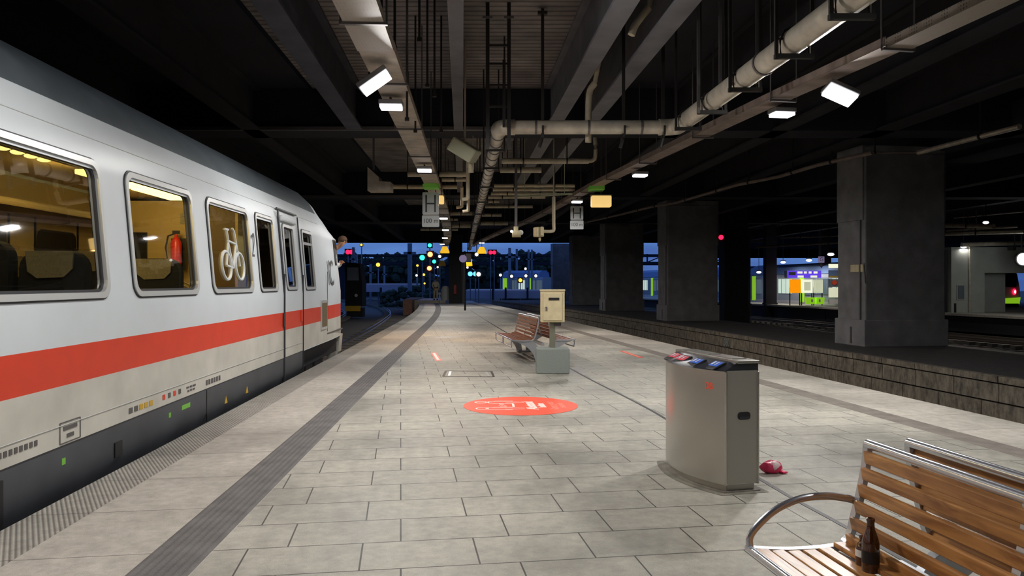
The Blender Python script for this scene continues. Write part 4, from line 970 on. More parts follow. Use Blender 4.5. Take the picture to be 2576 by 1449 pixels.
g = G(); g.disc((-wd * .27, -.142, zt - .30), .018, .02); g.box((-wd * .27, -.146, zt - .33), (.02, .014, .05)); g.obj('lock', 'irong', dd)
g = G(); g.box((.09, -.05, zbm - .03), (.12, .1, .06)); g.obj('bottom_latch', 'ironb', t)

# ------------------------------------------------------------------ H stop boards, signs, cameras
def hboard(px0, px1, py0, pym, py1, y, lab):
    a = D(px0, py0, y); b = D(px1, pym, y); c = D(px1, py1, y); wd = b.x - a.x; cx = (a.x + b.x) / 2
    t = thing('stop_board', lab, 'sign', (cx, y, b.z), 0, None)
    h1 = a.z - b.z
    g = G(); A_ = rrect(wd, h1 - .01, .03); g.prism([(x, z + h1 / 2 + .005) for x, z in A_], 'y', -.03, .03); u_ = g.obj('upper_panel', 'signw', t)
    g = G()
    for s in (-1, 1): g.box((s * wd * .27, -.033, h1 * .50), (wd * .10, .006, h1 * .76))
    g.box((0, -.033, h1 * .50), (wd * .5, .006, wd * .09)); g.obj('letter_h', 'signk', u_)
    h2 = b.z - c.z; g = G(); A_ = rrect(wd * 1.05, h2 - .01, .03); g.prism([(x, z - h2 / 2 - .005) for x, z in A_], 'y', -.03, .03); l_ = g.obj('lower_panel', 'signw', t)
    text('distance_lettering', '100 m', h2 * .52, 'signk', l_, (0, -.034, -h2 / 2), (R(90), 0, 0))
    g = G(); 
    for s in (-1, 1): g.box((s * wd * .3, .02, h1 + (6.2 - a.z) / 2 if False else h1 + .25), (.025, .025, .5))
    g.obj('hanger', 'irong', t)
hboard(1063, 1104, 484, 541, 571, 21.6, 'larger H stop board with a 100 m plate, hanging left')
hboard(1435, 1467, 519, 554, 577, 27.0, 'smaller H stop board with a 100 m plate, hanging right')
# tilted olive cabinet / camera housing near the left tray
c = D(1169, 378, 14.2); g = G(); g.box((0, 0, 0), (.50, .8, .27), 0, 0, ry=R(32), rx=R(10), bev=.03); o = g.obj('loudspeaker_box', 'box'); o.location = c; tag(o, 'tilted olive metal box hanging left of the ringed pipe', 'box')
g = G(); g.tube([c + Vector((0, .1, .1)), (c.x, c.y + .1, 6.2)], .02); g.tube([c + Vector((.1, 0, -.1)), c + Vector((.12, 0, -.42))], .05); o = g.obj('feeder_conduit', 'pipey'); tag(o, 'thin conduit holding the tilted olive box', 'conduit')
# dome camera pole
yy = 19.5; t = thing('camera_pole', 'camera with a white light on a hanging pole', 'camera', D(1297, 585, yy))
g = G(); a = D(1298, 345, yy); b = D(1298, 572, yy); g.box((a.x, yy, (6.2 + b.z) / 2), (.07, .07, 6.2 - b.z)); g.obj('hanging_pole', 'irong', t, True)
g = G(); g.tube([D(1288, 588, yy), D(1310, 588, yy)], .09, 14, up=(0, 1, 0)); g.tube([D(1298, 590, yy), D(1298, 570, yy)], .06, 12, up=(0, 1, 0)); g.obj('camera_housing', 'cream', t, True, smooth=True)
g = G(); g.ball(D(1310, 585, yy), .07, 14); g.obj('camera_dome', 'signw', t, True, smooth=True)
g = G(); g.ball(D(1287, 582, yy - .12), .035, 12); g.obj('indicator_light', 'swht', t, True, smooth=True)
yy = 20.5; t = thing('wall_speaker', 'cream boxed loudspeaker on a bent pipe arm', 'loudspeaker', D(1355, 583, yy))
g = G(); g.box(D(1355, 584, yy), (.22, .26, .26), R(20), bev=.02); g.box(D(1363, 582, yy - .06), (.08, .26, .24), bev=.01); g.obj('speaker_box', 'cream', t, True)
g = G(); g.tube(arc([D(1393, 495, yy), D(1393, 560, yy), D(1393, 578, yy), D(1386, 582, yy), D(1365, 582, yy)], 4), .045, 10, up=(0, 1, 0)); g.tube([D(1393, 495, yy), (D(1393, 0, yy).x, yy, 6.2)], .02); g.obj('pipe_arm', 'pipey', t, True, smooth=True)
g = G(); g.ball(D(1358, 601, yy), .06, 12, sc=(.6, .6, 1.2)); g.obj('cable_gland', 'cream', t, True)
for px0, px1, py, lab in ((1300, 1440, 486, 'thin pale cable conduits running to the right H sign'),):
    t = thing('conduit_run', lab, 'conduit', D(px0, py, 21)); g = G()
    for k in range(3): g.tube([D(px0, py + 2 + 4 * k, 21), D(px1, py + 1.5 * k, 21)], .015, 6)
    for x in (px0 + 20, px1 - 20): q = D(x, py, 21); g.box((q.x, 21, (q.z + 6.2) / 2), (.02, .02, 6.2 - q.z))
    g.obj('conduit_pipe', 'box', t, True)
# yellow platform signs under the last lamps
def ysign(px, py, y, lab, s=1, m='yel'):
    c = D(px, py, y); t = thing('yellow_sign', lab, 'sign', c); k = y / F * s
    g = G(); g.prism([(-11 * k, -9 * k), (11 * k, -9 * k), (11.5 * k, -5 * k), (5.5 * k, 8 * k), (-5.5 * k, 8 * k), (-11.5 * k, -5 * k)], 'y', -.08, .08); g.obj('shade', m, t)
    g = G(); g.box((0, 0, 9 * k + .25), (.04, .04, .5)); g.obj('hanger', 'irong', t)
ysign(1119, 628, 48, 'yellow trapezoid sign left of the dark end pillar')
ysign(1212, 629, 46, 'yellow trapezoid sign right of the dark end pillar')
ysign(1112, 662, 60, 'dim yellow panel left of the end pillar', .8, 'yeld')
c = D(1180, 661, 45); g = G(); g.box((0, 0, 0), (.36, .1, .42), 0, ry=R(-8), bev=.03); o = g.obj('yellow_notice', 'yel'); o.location = c; tag(o, 'small yellow panel beside the sign post', 'sign')
# sign post
b = U(1170, 781, 0); t = thing('sign_post', 'slim dark post with a pale violet round sign on the platform', 'sign post', b)
zt = HC + (HY - 640) / F * b.y
g = G(); g.tube([(0, 0, 0), (0, 0, zt)], .055, 12); g.obj('post', 'ironb', t); 
g = G(); g.disc((-.12, -.08, zt - .25), .22, .06); g.obj('round_sign', 'purpled', t)
g = G(); g.box((.2, 0, zt - .2), (.3, .1, .5)); g.obj('side_panel', 'irong', t)
# end pillar with crossbar and red box
b = U(1145, 763, 0); t = thing('end_pillar', 'dark square pillar standing at the far platform end', 'pillar', b); t['kind'] = 'structure'
wd = 32 * b.y / F; g = G(); g.box((0, .5, 2.7), (wd, wd, 5.4)); g.obj('shaft', 'black', t)
g = G(); g.box((.6, .1, HC + (HY - 637) / F * b.y), (3.6, .2, .22)); g.obj('crossbar', 'ironb', t)
g = G(); g.box((0, -.08, HC - (728 - HY) / F * b.y), (.25, .12, .75), bev=.03); g.obj('fire_box', 'dred', t)
g = G(); g.tube([(wd / 2 + .12, .1, 0), (wd / 2 + .12, .1, 4)], .09, 10); g.obj('downpipe', 'irong', t)

# ------------------------------------------------------------------ opposite platform (right) with railcar, posters, portal
EX = lambda y: 24.3 - .25 * (y - 35.8) + .0 * y
g = G(); yl_ = [10, 20, 30, 40, 50.5]
def plat(pts, z0, z1, m, lab, nm='floor'):
    g = G(); g.prism(pts, 'z', -.12, z1); g.prism([(x + .35, y) for x, y in pts], 'z', z0, -.12, 1); return struct(g.obj(nm, [m, 'black']), lab, 'platform')
plat([(EX(8), 8), (60, 8), (60, 50.5), (EX(50.5), 50.5)], -.95, 0, 'slab', 'wide pale floor of the opposite platform')
plat([(EX(50.6), 50.6), (EX(50.6) + 2.9, 50.6), (EX(96) + 2.9, 96), (EX(96), 96)], -.95, 0, 'slab', 'narrow pale end of the opposite platform')
def fixture(p, lab, power, col=(1, .93, .84), m='lamp', r=.16):
    t = thing('hall_lamp', lab, 'lamp', p); g = G(); g.ball((0, 0, 0), r, 14, sc=(1.3, 1, .6)); g.obj('diffuser', m, t, smooth=True)
    g = G(); g.box((0, 0, r * .6 + .03), (r * 2, r * 2, .06)); g.box((0, 0, (6.0 - p[2]) / 2), (.03, .03, 6.0 - p[2])); g.obj('hanger', 'ironb', t)
    if power:
        l = bpy.data.lights.new('lamp_light', 'AREA'); l.size = .4; l.energy = power; l.color = col; lo = bpy.data.objects.new('lamp_light', l); COL.objects.link(lo); lo.parent = t; lo.location = (0, 0, -r)
for px, py, y, lab, pw, m, r in ((1970, 660, 58, 'small lamp left of the purple sign, across the tracks', 60, 'lamp', .15), (2035, 655, 55, 'small lamp above the purple sign, across the tracks', 60, 'lamp', .16), (2090, 640, 47, 'warm small lamp beside the near pillar, across the tracks', 90, 'lamp', .16), (1909, 685, 62, 'small low lamp at the railcar end, across the tracks', 20, 'lamp', .15), (2424, 621, 41, 'small white lamp on the pale portal wall', 8, 'lamp', .12), (2480, 560, 33, 'pale added lamp over the portal, brightening its wall', 90, 'lamp', .1)):  # last entry is an added lamp that brightens the portal wall
    fixture(D(px, py, y), lab, pw, m=m, r=r)
# round bright lamp at the right border
t = thing('round_lamp', 'large round glaring lamp at the right edge by the portal', 'lamp', D(2573, 652, 38)); g = G(); g.disc((0, 0, 0), .30, .16, seg=32); g.obj('disc', 'lamp', t); g = G(); g.disc((0, .06, 0), .36, .14, seg=32); g.box((0, .1, .8), (.05, .05, 1.4)); g.obj('rim', 'ironb', t)
l = bpy.data.lights.new('lamp_light', 'POINT'); l.energy = 45; l.color = (.95, 1, .95); l.shadow_soft_size = .3; lo = bpy.data.objects.new('lamp_light', l); COL.objects.link(lo); lo.parent = t; lo.location = (-.9, -1.2, -.2)
# portal
t = thing('portal_wall', 'pale concrete portal wall with an opening, far right', 'wall', (24, 41, 0)); t['kind'] = 'structure'
xl, xr = D(2393, 0, 41).x, D(2700, 0, 41).x; xo = D(2477, 0, 41).x; zt = 3.55; zo = 2.15
g = G(); g.box(((xl + xo) / 2, 41.5, zt / 2), (xo - xl, 1, zt)); g.box(((xo + xr) / 2, 41.5, (zt + zo) / 2), (xr - xo, 1, zt - zo)); g.obj('wall_body', 'portal', t, True)
g = G(); x = D(2437, 0, 41).x; g.tube([(x, 40.9, 0), (x, 40.9, zt)], .05, 8); g.tube([(D(2415, 0, 41).x, 40.85, zt + .12), (xr, 40.85, zt + .3)], .12, 12); g.obj('drain_pipe', 'pipe', t, True)
g = G(); x0, x1 = D(2407, 0, 41).x, D(2424, 0, 41).x; g.box(((x0 + x1) / 2, 40.97, 1.1), (x1 - x0 + .06, .06, .82)); g.box(((x0 + x1) / 2, 40.93, 1.1), (x1 - x0 - .04, .04, .72), mi=1); g.obj('notice_panel', ['frame', 'portald'], t, True)
g = G(); g.box((xl - .35, 41.6, 1.7), (.5, .8, 3.4)); g.box((xl + .2, 40.98, .25), (.1, .05, .5), mi=0); g.obj('dark_reveal', 'black', t, True)
g = G(); g.prism([(xo, 0), (D(2500, 0, 43).x, 0), (D(2500, 0, 43).x, zo), (xo, zo)], 'y', 42, 43.5); g.obj('side_reveal', 'portal', t, True)
g = G(); x = D(2545, 0, 39).x; g.box((x, 39, D(0, 625, 39).z), (.22, .3, .2), R(20)); g.box((x + .15, 39, D(0, 612, 39).z + .2), (.04, .04, .7)); o = g.obj('loudspeaker', 'ironb'); tag(o, 'small black loudspeaker hanging above the round glaring lamp', 'loudspeaker')
# commuter train with red tail lights beyond the opening
Y_ = 78; c = D(2531, 712, Y_); t = thing('commuter_train', 'grey and lime train end with two red tail lights, far right', 'train', (c.x, Y_, -.9))
wd = 2.9; k = Y_ / F
def TZ(py): return D(0, py, Y_).z + .9
g = G(); A_ = [(-1.35, TZ(772)), (1.35, TZ(772)), (1.45, TZ(745)), (1.4, TZ(725)), (1.15, TZ(690)), (.8, TZ(678)), (-.8, TZ(678)), (-1.15, TZ(690)), (-1.4, TZ(725)), (-1.45, TZ(745))]; g.prism(A_, 'y', 0, 22); g.obj('car_body', 'tbody', t)
g = G(); g.prism([(-1.4, TZ(765)), (1.3, TZ(765)), (1.42, TZ(748)), (-1.0, TZ(752)), (-1.42, TZ(728))], 'y', -.12, -.01); g.obj('front_bumper', 'litg', t)
g = G(); g.prism([(-1.0, TZ(722)), (1.0, TZ(722)), (.85, TZ(688)), (-.95, TZ(690))], 'y', -.06, -.005); g.obj('windscreen', 'slot', t)
g = G(); g.box((0, -.15, TZ(770)), (2.2, .3, .55)); g.obj('coupler', 'black', t)
for s in (-.86, .80): g = G(); g.ball((s, -.1, TZ(734)), .25, 14, sc=(.8, .3, 1.3)); lt_ = g.obj('tail_light', 'sred', t, smooth=True); g = G(); g.ball((s, -.2, TZ(734)), .11, 10, sc=(.8, .4, 1.6)); g.obj('light_core', 'swht', lt_, smooth=True)
# railcar beside the opposite platform
def railcar(x0, y0, x1, y1, lab, cabl=True, grp=None, div=2.3):
    d = Vector((x1 - x0, y1 - y0, 0)); L_ = d.length; rz = math.atan2(d.y, d.x)     # local x along the side, y away from us
    t = thing('railcar', lab, 'train', (x0, y0, 0), rz, grp)
    g = G(); prof = [(0, -.55), (0, .30), (.0, 2.05), (.10, 2.3), (2.7, 2.3), (2.8, 2.05), (2.8, -.55)]; g.prism(prof, 'x', 0, L_); g.obj('car_body', 'tbody', t)
    g = G(); prof = [(.02, 2.3), (.25, 2.85), (.9, 3.12), (1.9, 3.12), (2.55, 2.85), (2.78, 2.3)]; g.prism(prof, 'x', .1, L_ - .6); g.obj('roof', 'tblue', t)
    g = G(); g.box((L_ / 2, .0, .02), (L_ - .4, .06, .42)); g.obj('sill', 'tlow', t)
    n = int(L_ / div)
    for i in range(n):
        xc = (i + .5) * L_ / n
        if i % 3 == 0: 
            g = G(); g.box((xc - .1 if cabl and i == 0 else xc, -.02, 1.15), (.55, .06, 2.05)); g.obj('sliding_door', 'litg', t)
            g = G(); g.box((xc + .75, -.02, 1.3), (.75, .05, 1.2)); g.obj('window', 'twin', t)
        else:
            g = G(); g.box((xc, -.02, 1.35), (L_ / n * .8, .05, 1.15)); w_ = g.obj('window', 'twin' if i % 3 == 1 else 'twinl', t)
            g = G(); 
            for q in (-.25, .1, .4): g.box((xc + q * L_ / n * .8, -.055, 1.35), (.04, .02, 1.15))
            g.obj('window_post', 'tbody', w_)
    return t
railcar(20.6, 66, 23.4, 52, 'lime and grey railcar with a blue lit roof behind the purple sign', True)
railcar(14.6, 96, 20.3, 67.2, 'second railcar coupled farther away, glimpsed between the pillars', True)
# poster case with the purple train indicator
Y_ = 54.3
t = thing('train_indicator', 'purple illuminated train indicator with rows of white text', 'display', D(2022, 690, Y_)); w_ = 85 * Y_ / F; h_ = 18 * Y_ / F
g = G(); g.box((0, 0, 0), (w_, .2, h_)); g.obj('display_case', 'purple', t)
g = G(); g.box((-w_ * .36, -.11, .05), (w_ * .2, .02, h_ * .45)); g.box((-w_ * .5 - .08, 0, 0), (.14, .16, h_)); g.obj('side_field', 'tbody', t)
for rr_, q in ((.13, ((-.22, .18), (-.02, .1), (.12, .1), (.26, .14))), (-.16, ((-.22, .22), (.16, .24)))):
    for a, b in q: g = G(); g.box((a * w_ + b * w_ / 2, -.11, rr_), (b * w_ * .8, .02, .15)); g.obj('text_row', 'litw', t)
for px, m, lab in ((2004, 'lito', 'glowing orange poster panel below the purple display'), (2041, 'litw', 'glowing cream poster panel in the middle below the purple display'), (2072 - 0, 'lity', 'dimmer cream poster panel beside the glowing one')):
    x_ = D(px if px < 2072 else 2078, 720, Y_).x if False else D({2004: 1993 + 9, 2041: 2032, 2072: 2060}[px] - 2, 720, Y_).x
    w2 = {2004: 27, 2041: 28, 2072: 23}[px] * Y_ / F
    t = thing('poster_case', lab, 'poster', (x_, Y_, 0)); zc = D(0, 720, Y_).z
    g = G(); g.box((0, 0, zc), (w2, .12, .98), bev=.02); p_ = g.obj('lit_panel', m, t)
    g = G(); g.box((0, -.07, zc), (w2 * .6, .01, .62)); g.obj('timetable_sheet', 'lity' if m != 'lito' else 'lito', p_)
    for s in (-1, 1): g = G(); g.box((s * w2 * .46, .05, zc / 2 - .2), (.06, .06, zc + .2)); g.obj('leg', 'ironb', t)
for px, lab in ((2029, 'lime green box standing below the middle poster'), (2048, 'lime green box standing below the right poster')):
    x_ = D(px, 750, Y_ + 1).x; g = G(); g.prism([(-.32, 0), (.32, 0), (.36, .48), (-.36, .48)], 'y', -.2, .2); g.box((0, -.21, .25), (.12, .02, .2), mi=1); o = g.obj('planter_box', ['litg', 'tlow']); o.location = (x_, Y_ + .2, .08); tag(o, lab, 'box')
c = D(2066, 653, 50); t = thing('sector_sign', 'small violet sign with the letter G above the posters', 'sign', c); g = G(); g.box((0, 0, 0), (.40, .08, .42), bev=.02); b_ = g.obj('panel', 'purpled', t); text('sector_letter', 'G', .36, 'signw', b_, (0, -.05, 0), (R(90), 0, 0)); g = G(); g.box((0, 0, 1.6), (.04, .04, 2.9)); g.obj('hanger', 'ironb', t)
t = thing('advert_column', 'narrow lit advertising panel with blue and yellow fields beside the near pillar', 'advert', D(2097, 765, 50)); k = 50 / F
for (y0, y1, m, nm_) in ((664, 674, 'swht', 'light_box'), (680, 694, 'tblue', 'blue_field'), (694, 698, 'yeld', 'yellow_field'), (702, 722, 'portald', 'dark_field'), (724, 748, 'lity', 'timetable_field'), (753, 764, 'tlow', 'foot_panel')):
    a = D(2085, y0, 50); b = D(2112, y1, 50); g = G(); g.box(((a.x + b.x) / 2, 50, (a.z + b.z) / 2), (b.x - a.x, .12, a.z - b.z)); g.obj(nm_, m if m != 'swht' else 'litw', t, True)
g = G(); g.disc(tuple(D(2099, 711, 49.9)), .16, .05); g.obj('red_roundel', 'stick', t, True)
# dark columns in front of the railcar
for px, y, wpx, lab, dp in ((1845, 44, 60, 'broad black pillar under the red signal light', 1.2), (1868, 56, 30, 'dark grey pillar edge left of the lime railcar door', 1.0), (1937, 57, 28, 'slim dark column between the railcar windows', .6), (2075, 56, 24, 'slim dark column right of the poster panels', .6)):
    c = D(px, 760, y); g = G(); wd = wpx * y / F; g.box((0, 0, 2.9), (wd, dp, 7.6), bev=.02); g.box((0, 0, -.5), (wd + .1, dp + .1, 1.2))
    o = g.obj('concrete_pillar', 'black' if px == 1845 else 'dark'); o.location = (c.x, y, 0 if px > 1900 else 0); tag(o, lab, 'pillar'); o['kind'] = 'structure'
# lone red signal near the ceiling
def signal(px, py, y, m, r, lab, base=True, back=True, group=None, zb=-1.1):
    c = D(px, py, y); t = thing('signal_light', lab, 'signal', c, 0, group)
    g = G(); g.disc((0, 0, 0), r, .08, seg=20); g.obj('lens', m, t)
    g = G(); g.box((0, .12, 0), (r * 3, .16, r * 3), bev=.02); 
    g.obj('signal_head', 'black', t)
    if base: g = G(); g.box((0, .16, (zb - c.z) / 2), (.10, .10, c.z - zb)); g.obj('mast', 'mast' if y > 64 else 'black', t)
    else: g = G(); g.box((0, .16, (6.1 - c.z) / 2), (.06, .06, 6.1 - c.z)); g.obj('hanger', 'black', t)
signal(1814, 597, 43, 'sred', .13, 'single red light on the black pillar across the tracks', False)

# ------------------------------------------------------------------ outdoors beyond the hall end
for k, (px, py, y, m, r, lab) in enumerate(((875, 634, 74, 'sred', .22, 'left of two paired red signal lights beside the driver'), (884, 634, 74, 'sred', .22, 'right of two paired red signal lights beside the driver'),
      (1234, 635, 79, 'sred', .20, 'left lens of the red pair right of the end pillar'), (1243, 635, 79, 'sred', .20, 'right lens of the red pair right of the end pillar'),
      (1081, 617, 76, 'sgrn', .19, 'uppermost green signal above the big red one'), (1082, 640, 72, 'sred2', .24, 'big glaring red and white signal left of the end pillar'),
      (1062, 648, 74, 'sgrn', .25, 'green signal left of the big glaring red one'), (1092, 658, 75, 'sgrn', .18, 'green signal just below right of the big glaring one'),
      (1080, 675, 72, 'sred2', .21, 'orange red signal under the cluster, above the standing person'), (951, 666, 88, 'samb', .22, 'bright amber light on a mast in the left yard'),
      (909, 616, 92, 'samb', .13, 'tiny amber light in the blue sky beside the driver'), (1050, 668, 90, 'samb', .13, 'small amber lamp high between the signals'), (1066, 691, 88, 'samb', .14, 'small pale amber light below the green signals'),
      (1068, 713, 88, 'samb', .10, 'lowest small amber light left of the standing person'), (1106, 645, 70, 'swht', .13, 'small white light left under the yellow trapezoid'), (1101, 672, 70, 'swht', .08, 'tiny white light left of the end pillar'),
      (1048, 693, 90, 'swht', .12, 'white light at the foot of the amber mast lamp'), (1204, 690, 74, 'swht', .20, 'bright round white light beside two blue ones'), (1183, 689, 76, 'sblu', .24, 'left of two blue lights right of the sign post'), (1196, 689, 76, 'sblu', .24, 'right of two blue lights, touching the white one'),
      (1309, 705, 84, 'samb', .20, 'round orange light among the green railcar windows'), (1322, 676, 90, 'swht', .13, 'white lamp above the green railcar windows'), (1259, 692, 88, 'swht', .15, 'white lamp left of the green railcar windows'),
      (1287, 695, 86, 'swht', .16, 'white lamp over the left lime door'), (1323, 694, 86, 'swht', .15, 'white lamp over the middle of the far railcar'), (1348, 694, 86, 'swht', .15, 'white lamp over the right lime door'), (1176, 673, 62, 'swht', .08, 'tiny white light under the small yellow panel'),
      (1199, 640, 55, 'swht', .12, 'white light touching the right yellow trapezoid'))):
    signal(px, py, y, m, r, lab, base=(k not in (27, 26)), zb=-1.1 if y > 64 else 0)
# railway bridge
t = thing('railway_bridge', 'dark lattice bridge crossing behind the signals', 'bridge', (-8, 120, -1.1))
z0, z1 = D(0, 667, 120).z, D(0, 640, 120).z
g = G(); g.box((-2, 120, z0 + .25), (70, 3.5, .5)); g.box((-2, 120, z1 - .2), (70, 3.0, .35)); g.obj('girder', 'bridge', t, True)
for k in range(27): g = G(); x = -36 + 2.6 * k; g.box((x, 118.4, (z0 + z1) / 2), (.22, .2, z1 - z0)); g.tube([(x, 118.4, z0 + .4), (x + 2.6, 118.4, z1 - .2)], .09, 6); g.obj('truss_bar', 'bridge', t, True)
for x in (-27, -10, 8): g = G(); g.box((x, 120, z0 / 2 - .5), (1.2, 2.5, z0 + 1.2)); g.obj('bridge_pier', 'bridge', t, True)
# masts and poles
for k, (px, y, top, wd) in enumerate(((1031, 84, 612, .45), (889, 70, 622, .22), (897, 72, 640, .20), (932, 95, 664, .25), (967, 95, 668, .2), (1330, 86, 628, .22), (1338, 86, 628, .2), (1282, 92, 624, .35), (1300, 100, 626, .3))):
    c = D(px, top, y); g = G(); g.box((0, 0, (c.z + 1.1) / 2), (wd, wd, c.z + 1.1)); g.box((0, 0, c.z), (wd * 3, wd, wd * .6)); o = g.obj('lattice_mast', 'mast'); o.location = (c.x, y, -1.1)
    tag(o, ['thick grey blue mast left of the signal cluster', 'tall mast right behind the train driver', 'mast next to the one behind the driver', 'short blue grey lamp post left of the amber light', 'short mast right of the amber light', 'left of two close masts over the far railcar', 'right of two close masts over the far railcar', 'wide mast in front of the bridge, right of the end pillar', 'mast between the wide one and the close pair'][k], 'mast')
# black locomotive-like parked vehicle hint beside the driver: dark cabin with a headlamp
t = thing('parked_locomotive', 'dark locomotive front with one pale headlamp beyond the train nose', 'locomotive', (D(893, 0, 58).x, 58, -1.1))
g = G(); g.prism([(-.75, .9), (.55, .9), (.55, 2.6), (.35, 4.2), (-.75, 4.3)], 'y', 0, 1.6); g.obj('car_body', 'dark', t)
g = G(); g.prism([(-.6, 2.9), (.3, 2.9), (.25, 3.9), (-.6, 3.9)], 'y', -.05, -.005); g.obj('windscreen', 'mast', t)
g = G(); g.box((-.1, -.1, .75), (1.1, .3, .4)); g.obj('bumper', 'yeld', t)
g = G(); g.disc((.1, -.06, 1.75), .12, .06); g.obj('headlamp', 'tlow', t)
g = G(); g.box((.0, .4, .45), (1.2, 1.0, .7)); g.obj('bogie', 'black', t)
# outdoor platforms with blue fascias
def fplat(x0, x1, y, py0, py1, lab, dpt=10, m='blued'):
    a = D(x0, py0, y); b = D(x1, py1 if py1 else py0, y); zt = a.z; g = G()
    g.box(((a.x + b.x) / 2, y + dpt / 2 + .1, zt - .12), (b.x - a.x, dpt, .24)); g.box(((a.x + b.x) / 2, y + .05, zt - .55), (b.x - a.x, .12, .82), mi=1); struct(g.obj('floor', ['blueg', m]), lab, 'platform')
fplat(921, 1030, 86, 713, None, 'outdoor platform with a blue fascia in the left yard')
fplat(1172, 1364, 84, 729, None, 'outdoor platform with a blue fascia right of the end pillar')
fplat(1636, 1662, 84, 753, None, 'sliver of outdoor platform seen between the pillars')
fplat(1505, 1526, 84, 745, None, 'narrow sliver of outdoor platform by the third pillar')
for px in (958, 1240, 1272, 1327): c = D(px, 745, 83.5); g = G(); g.box((0, 0, .9), (.22, .2, 2.6)); o = g.obj('platform_post', 'bridge'); o.location = (c.x, 83.5, -1.1); tag(o, 'dark post standing before the outdoor platform at %s' % {958: 'the left yard', 1240: 'the blue step', 1272: 'the middle of the right side', 1327: 'the far railcar'}[px], 'post')
# railcar beyond on the outdoor platform
railcar(D(1262, 0, 93).x, 93, D(1366, 0, 90).x, 90, 'far railcar with lime doors and pale lit windows beyond the cabinet', True, None, 1.0)
# scenery: shrub masses
def bush(x, y, z, r, lab, n=60, sc=(1.4, 1, .8)):
    g = G()
    for k in range(n):
        a = random.uniform(0, 6.28); rr_ = r * random.random() ** .5; h_ = random.random()
        g.ball((x + rr_ * math.cos(a) * sc[0], y + rr_ * math.sin(a) * .5, z + h_ * r * sc[2] * 1.5 * (1 - .5 * rr_ / r)), r * random.uniform(.10, .22), 6, sc=(1, 1, .8))
    o = g.obj('shrub', 'tree'); return tag(o, lab, 'shrub')
bush(D(1028, 0, 80).x, 80, -1.1, 2.4, 'dark shrub between the yard and the platform end', 70)
for k, (px, y, r, lab) in enumerate(((925, 150, 7.5, 'tree clump against the blue sky left in the yard'), (965, 152, 5.5, 'low treetops right of the left clump'), (1015, 150, 6.5, 'treetops beside the thick mast'), (1055, 148, 7, 'treetops behind the signal cluster'), (1200, 150, 6.5, 'treetops right of the end pillar'), (1265, 150, 8.0, 'treetops above the far railcar'), (1310, 150, 7.0, 'treetops behind the close masts'), (1350, 146, 6.5, 'treetops near the black hall edge'))):
    c = D(px, 0, y); t = thing('tree', lab, 'tree', (c.x, y, -1.1), 0, None); g = G()
    for q in range(90):
        a = random.uniform(0, 6.28); rr_ = r * random.random() ** .5; zc = 6.0 + random.uniform(-1.5, 1) * .45 * r * (1 - .5 * rr_ / r)
        g.ball((rr_ * math.cos(a), rr_ * math.sin(a) * .4, zc), r * random.uniform(.07, .15), 6)
    g.obj('crown', 'tree', t); g = G(); g.tube([(0, 0, 0), (.1, 0, 6)], .3, 8); g.obj('trunk', 'bridge', t)
g = G()
for i in range(26):
    x0 = -70 + 5 * i; g.prism([(x0, -1.2), (x0 + 5, -1.2), (x0 + 5, 3.6 + math.sin(i * 1.7) * .8), (x0, 3.6 + math.sin(i * 1.7 - 1.7) * .8)], 'y', 158, 162)
struct(g.obj('terrain', 'tree'), 'dark wooded embankment beyond the yard', 'embankment')
# raised end of the platform, hydrant-like cabinet, low wall
g = G(); g.prism([(-7.9, 60.2), (-5.3, 60.2), (-5.3, 68), (-8.6, 68)], 'z', -.9, .22); g.prism([(-8.45, 58.5), (-7.75, 58.5), (-7.9, 68), (-9.2, 68)], 'z', -.9, .30, mi=1); struct(g.obj('floor', ['slab', 'brick']), 'raised pale step with a reddish side at the platform end', 'step')
g = G(); g.prism([(-5.2, 60.1), (-2.7, 60.1), (-3.6, 68), (-5.3, 68)], 'z', -.9, .0); struct(g.obj('floor', 'slab'), 'last piece of platform behind the dark end pillar', 'platform end')
c = D(1117, 757, 59.5); g = G(); g.lathe((0, 0, 0), [(.001, 0), (.34, 0), (.36, .3), (.34, .85), (.22, 1.12), (.001, 1.16)], 20); o = g.obj('grit_bin', 'portal', smooth=True); o.location = (c.x, 60.6, .22); tag(o, 'pale rounded bin beside the dark end pillar', 'bin')
c = D(1103, 755, 60); g = G(); g.tube([(0, 0, 0), (0, 0, .45)], .06, 10); g.ball((0, 0, .5), .13, 12); o = g.obj('bollard', 'tlow', smooth=True); o.location = (c.x, 61, .22); tag(o, 'small pale bollard between the person and the rounded bin', 'bollard')

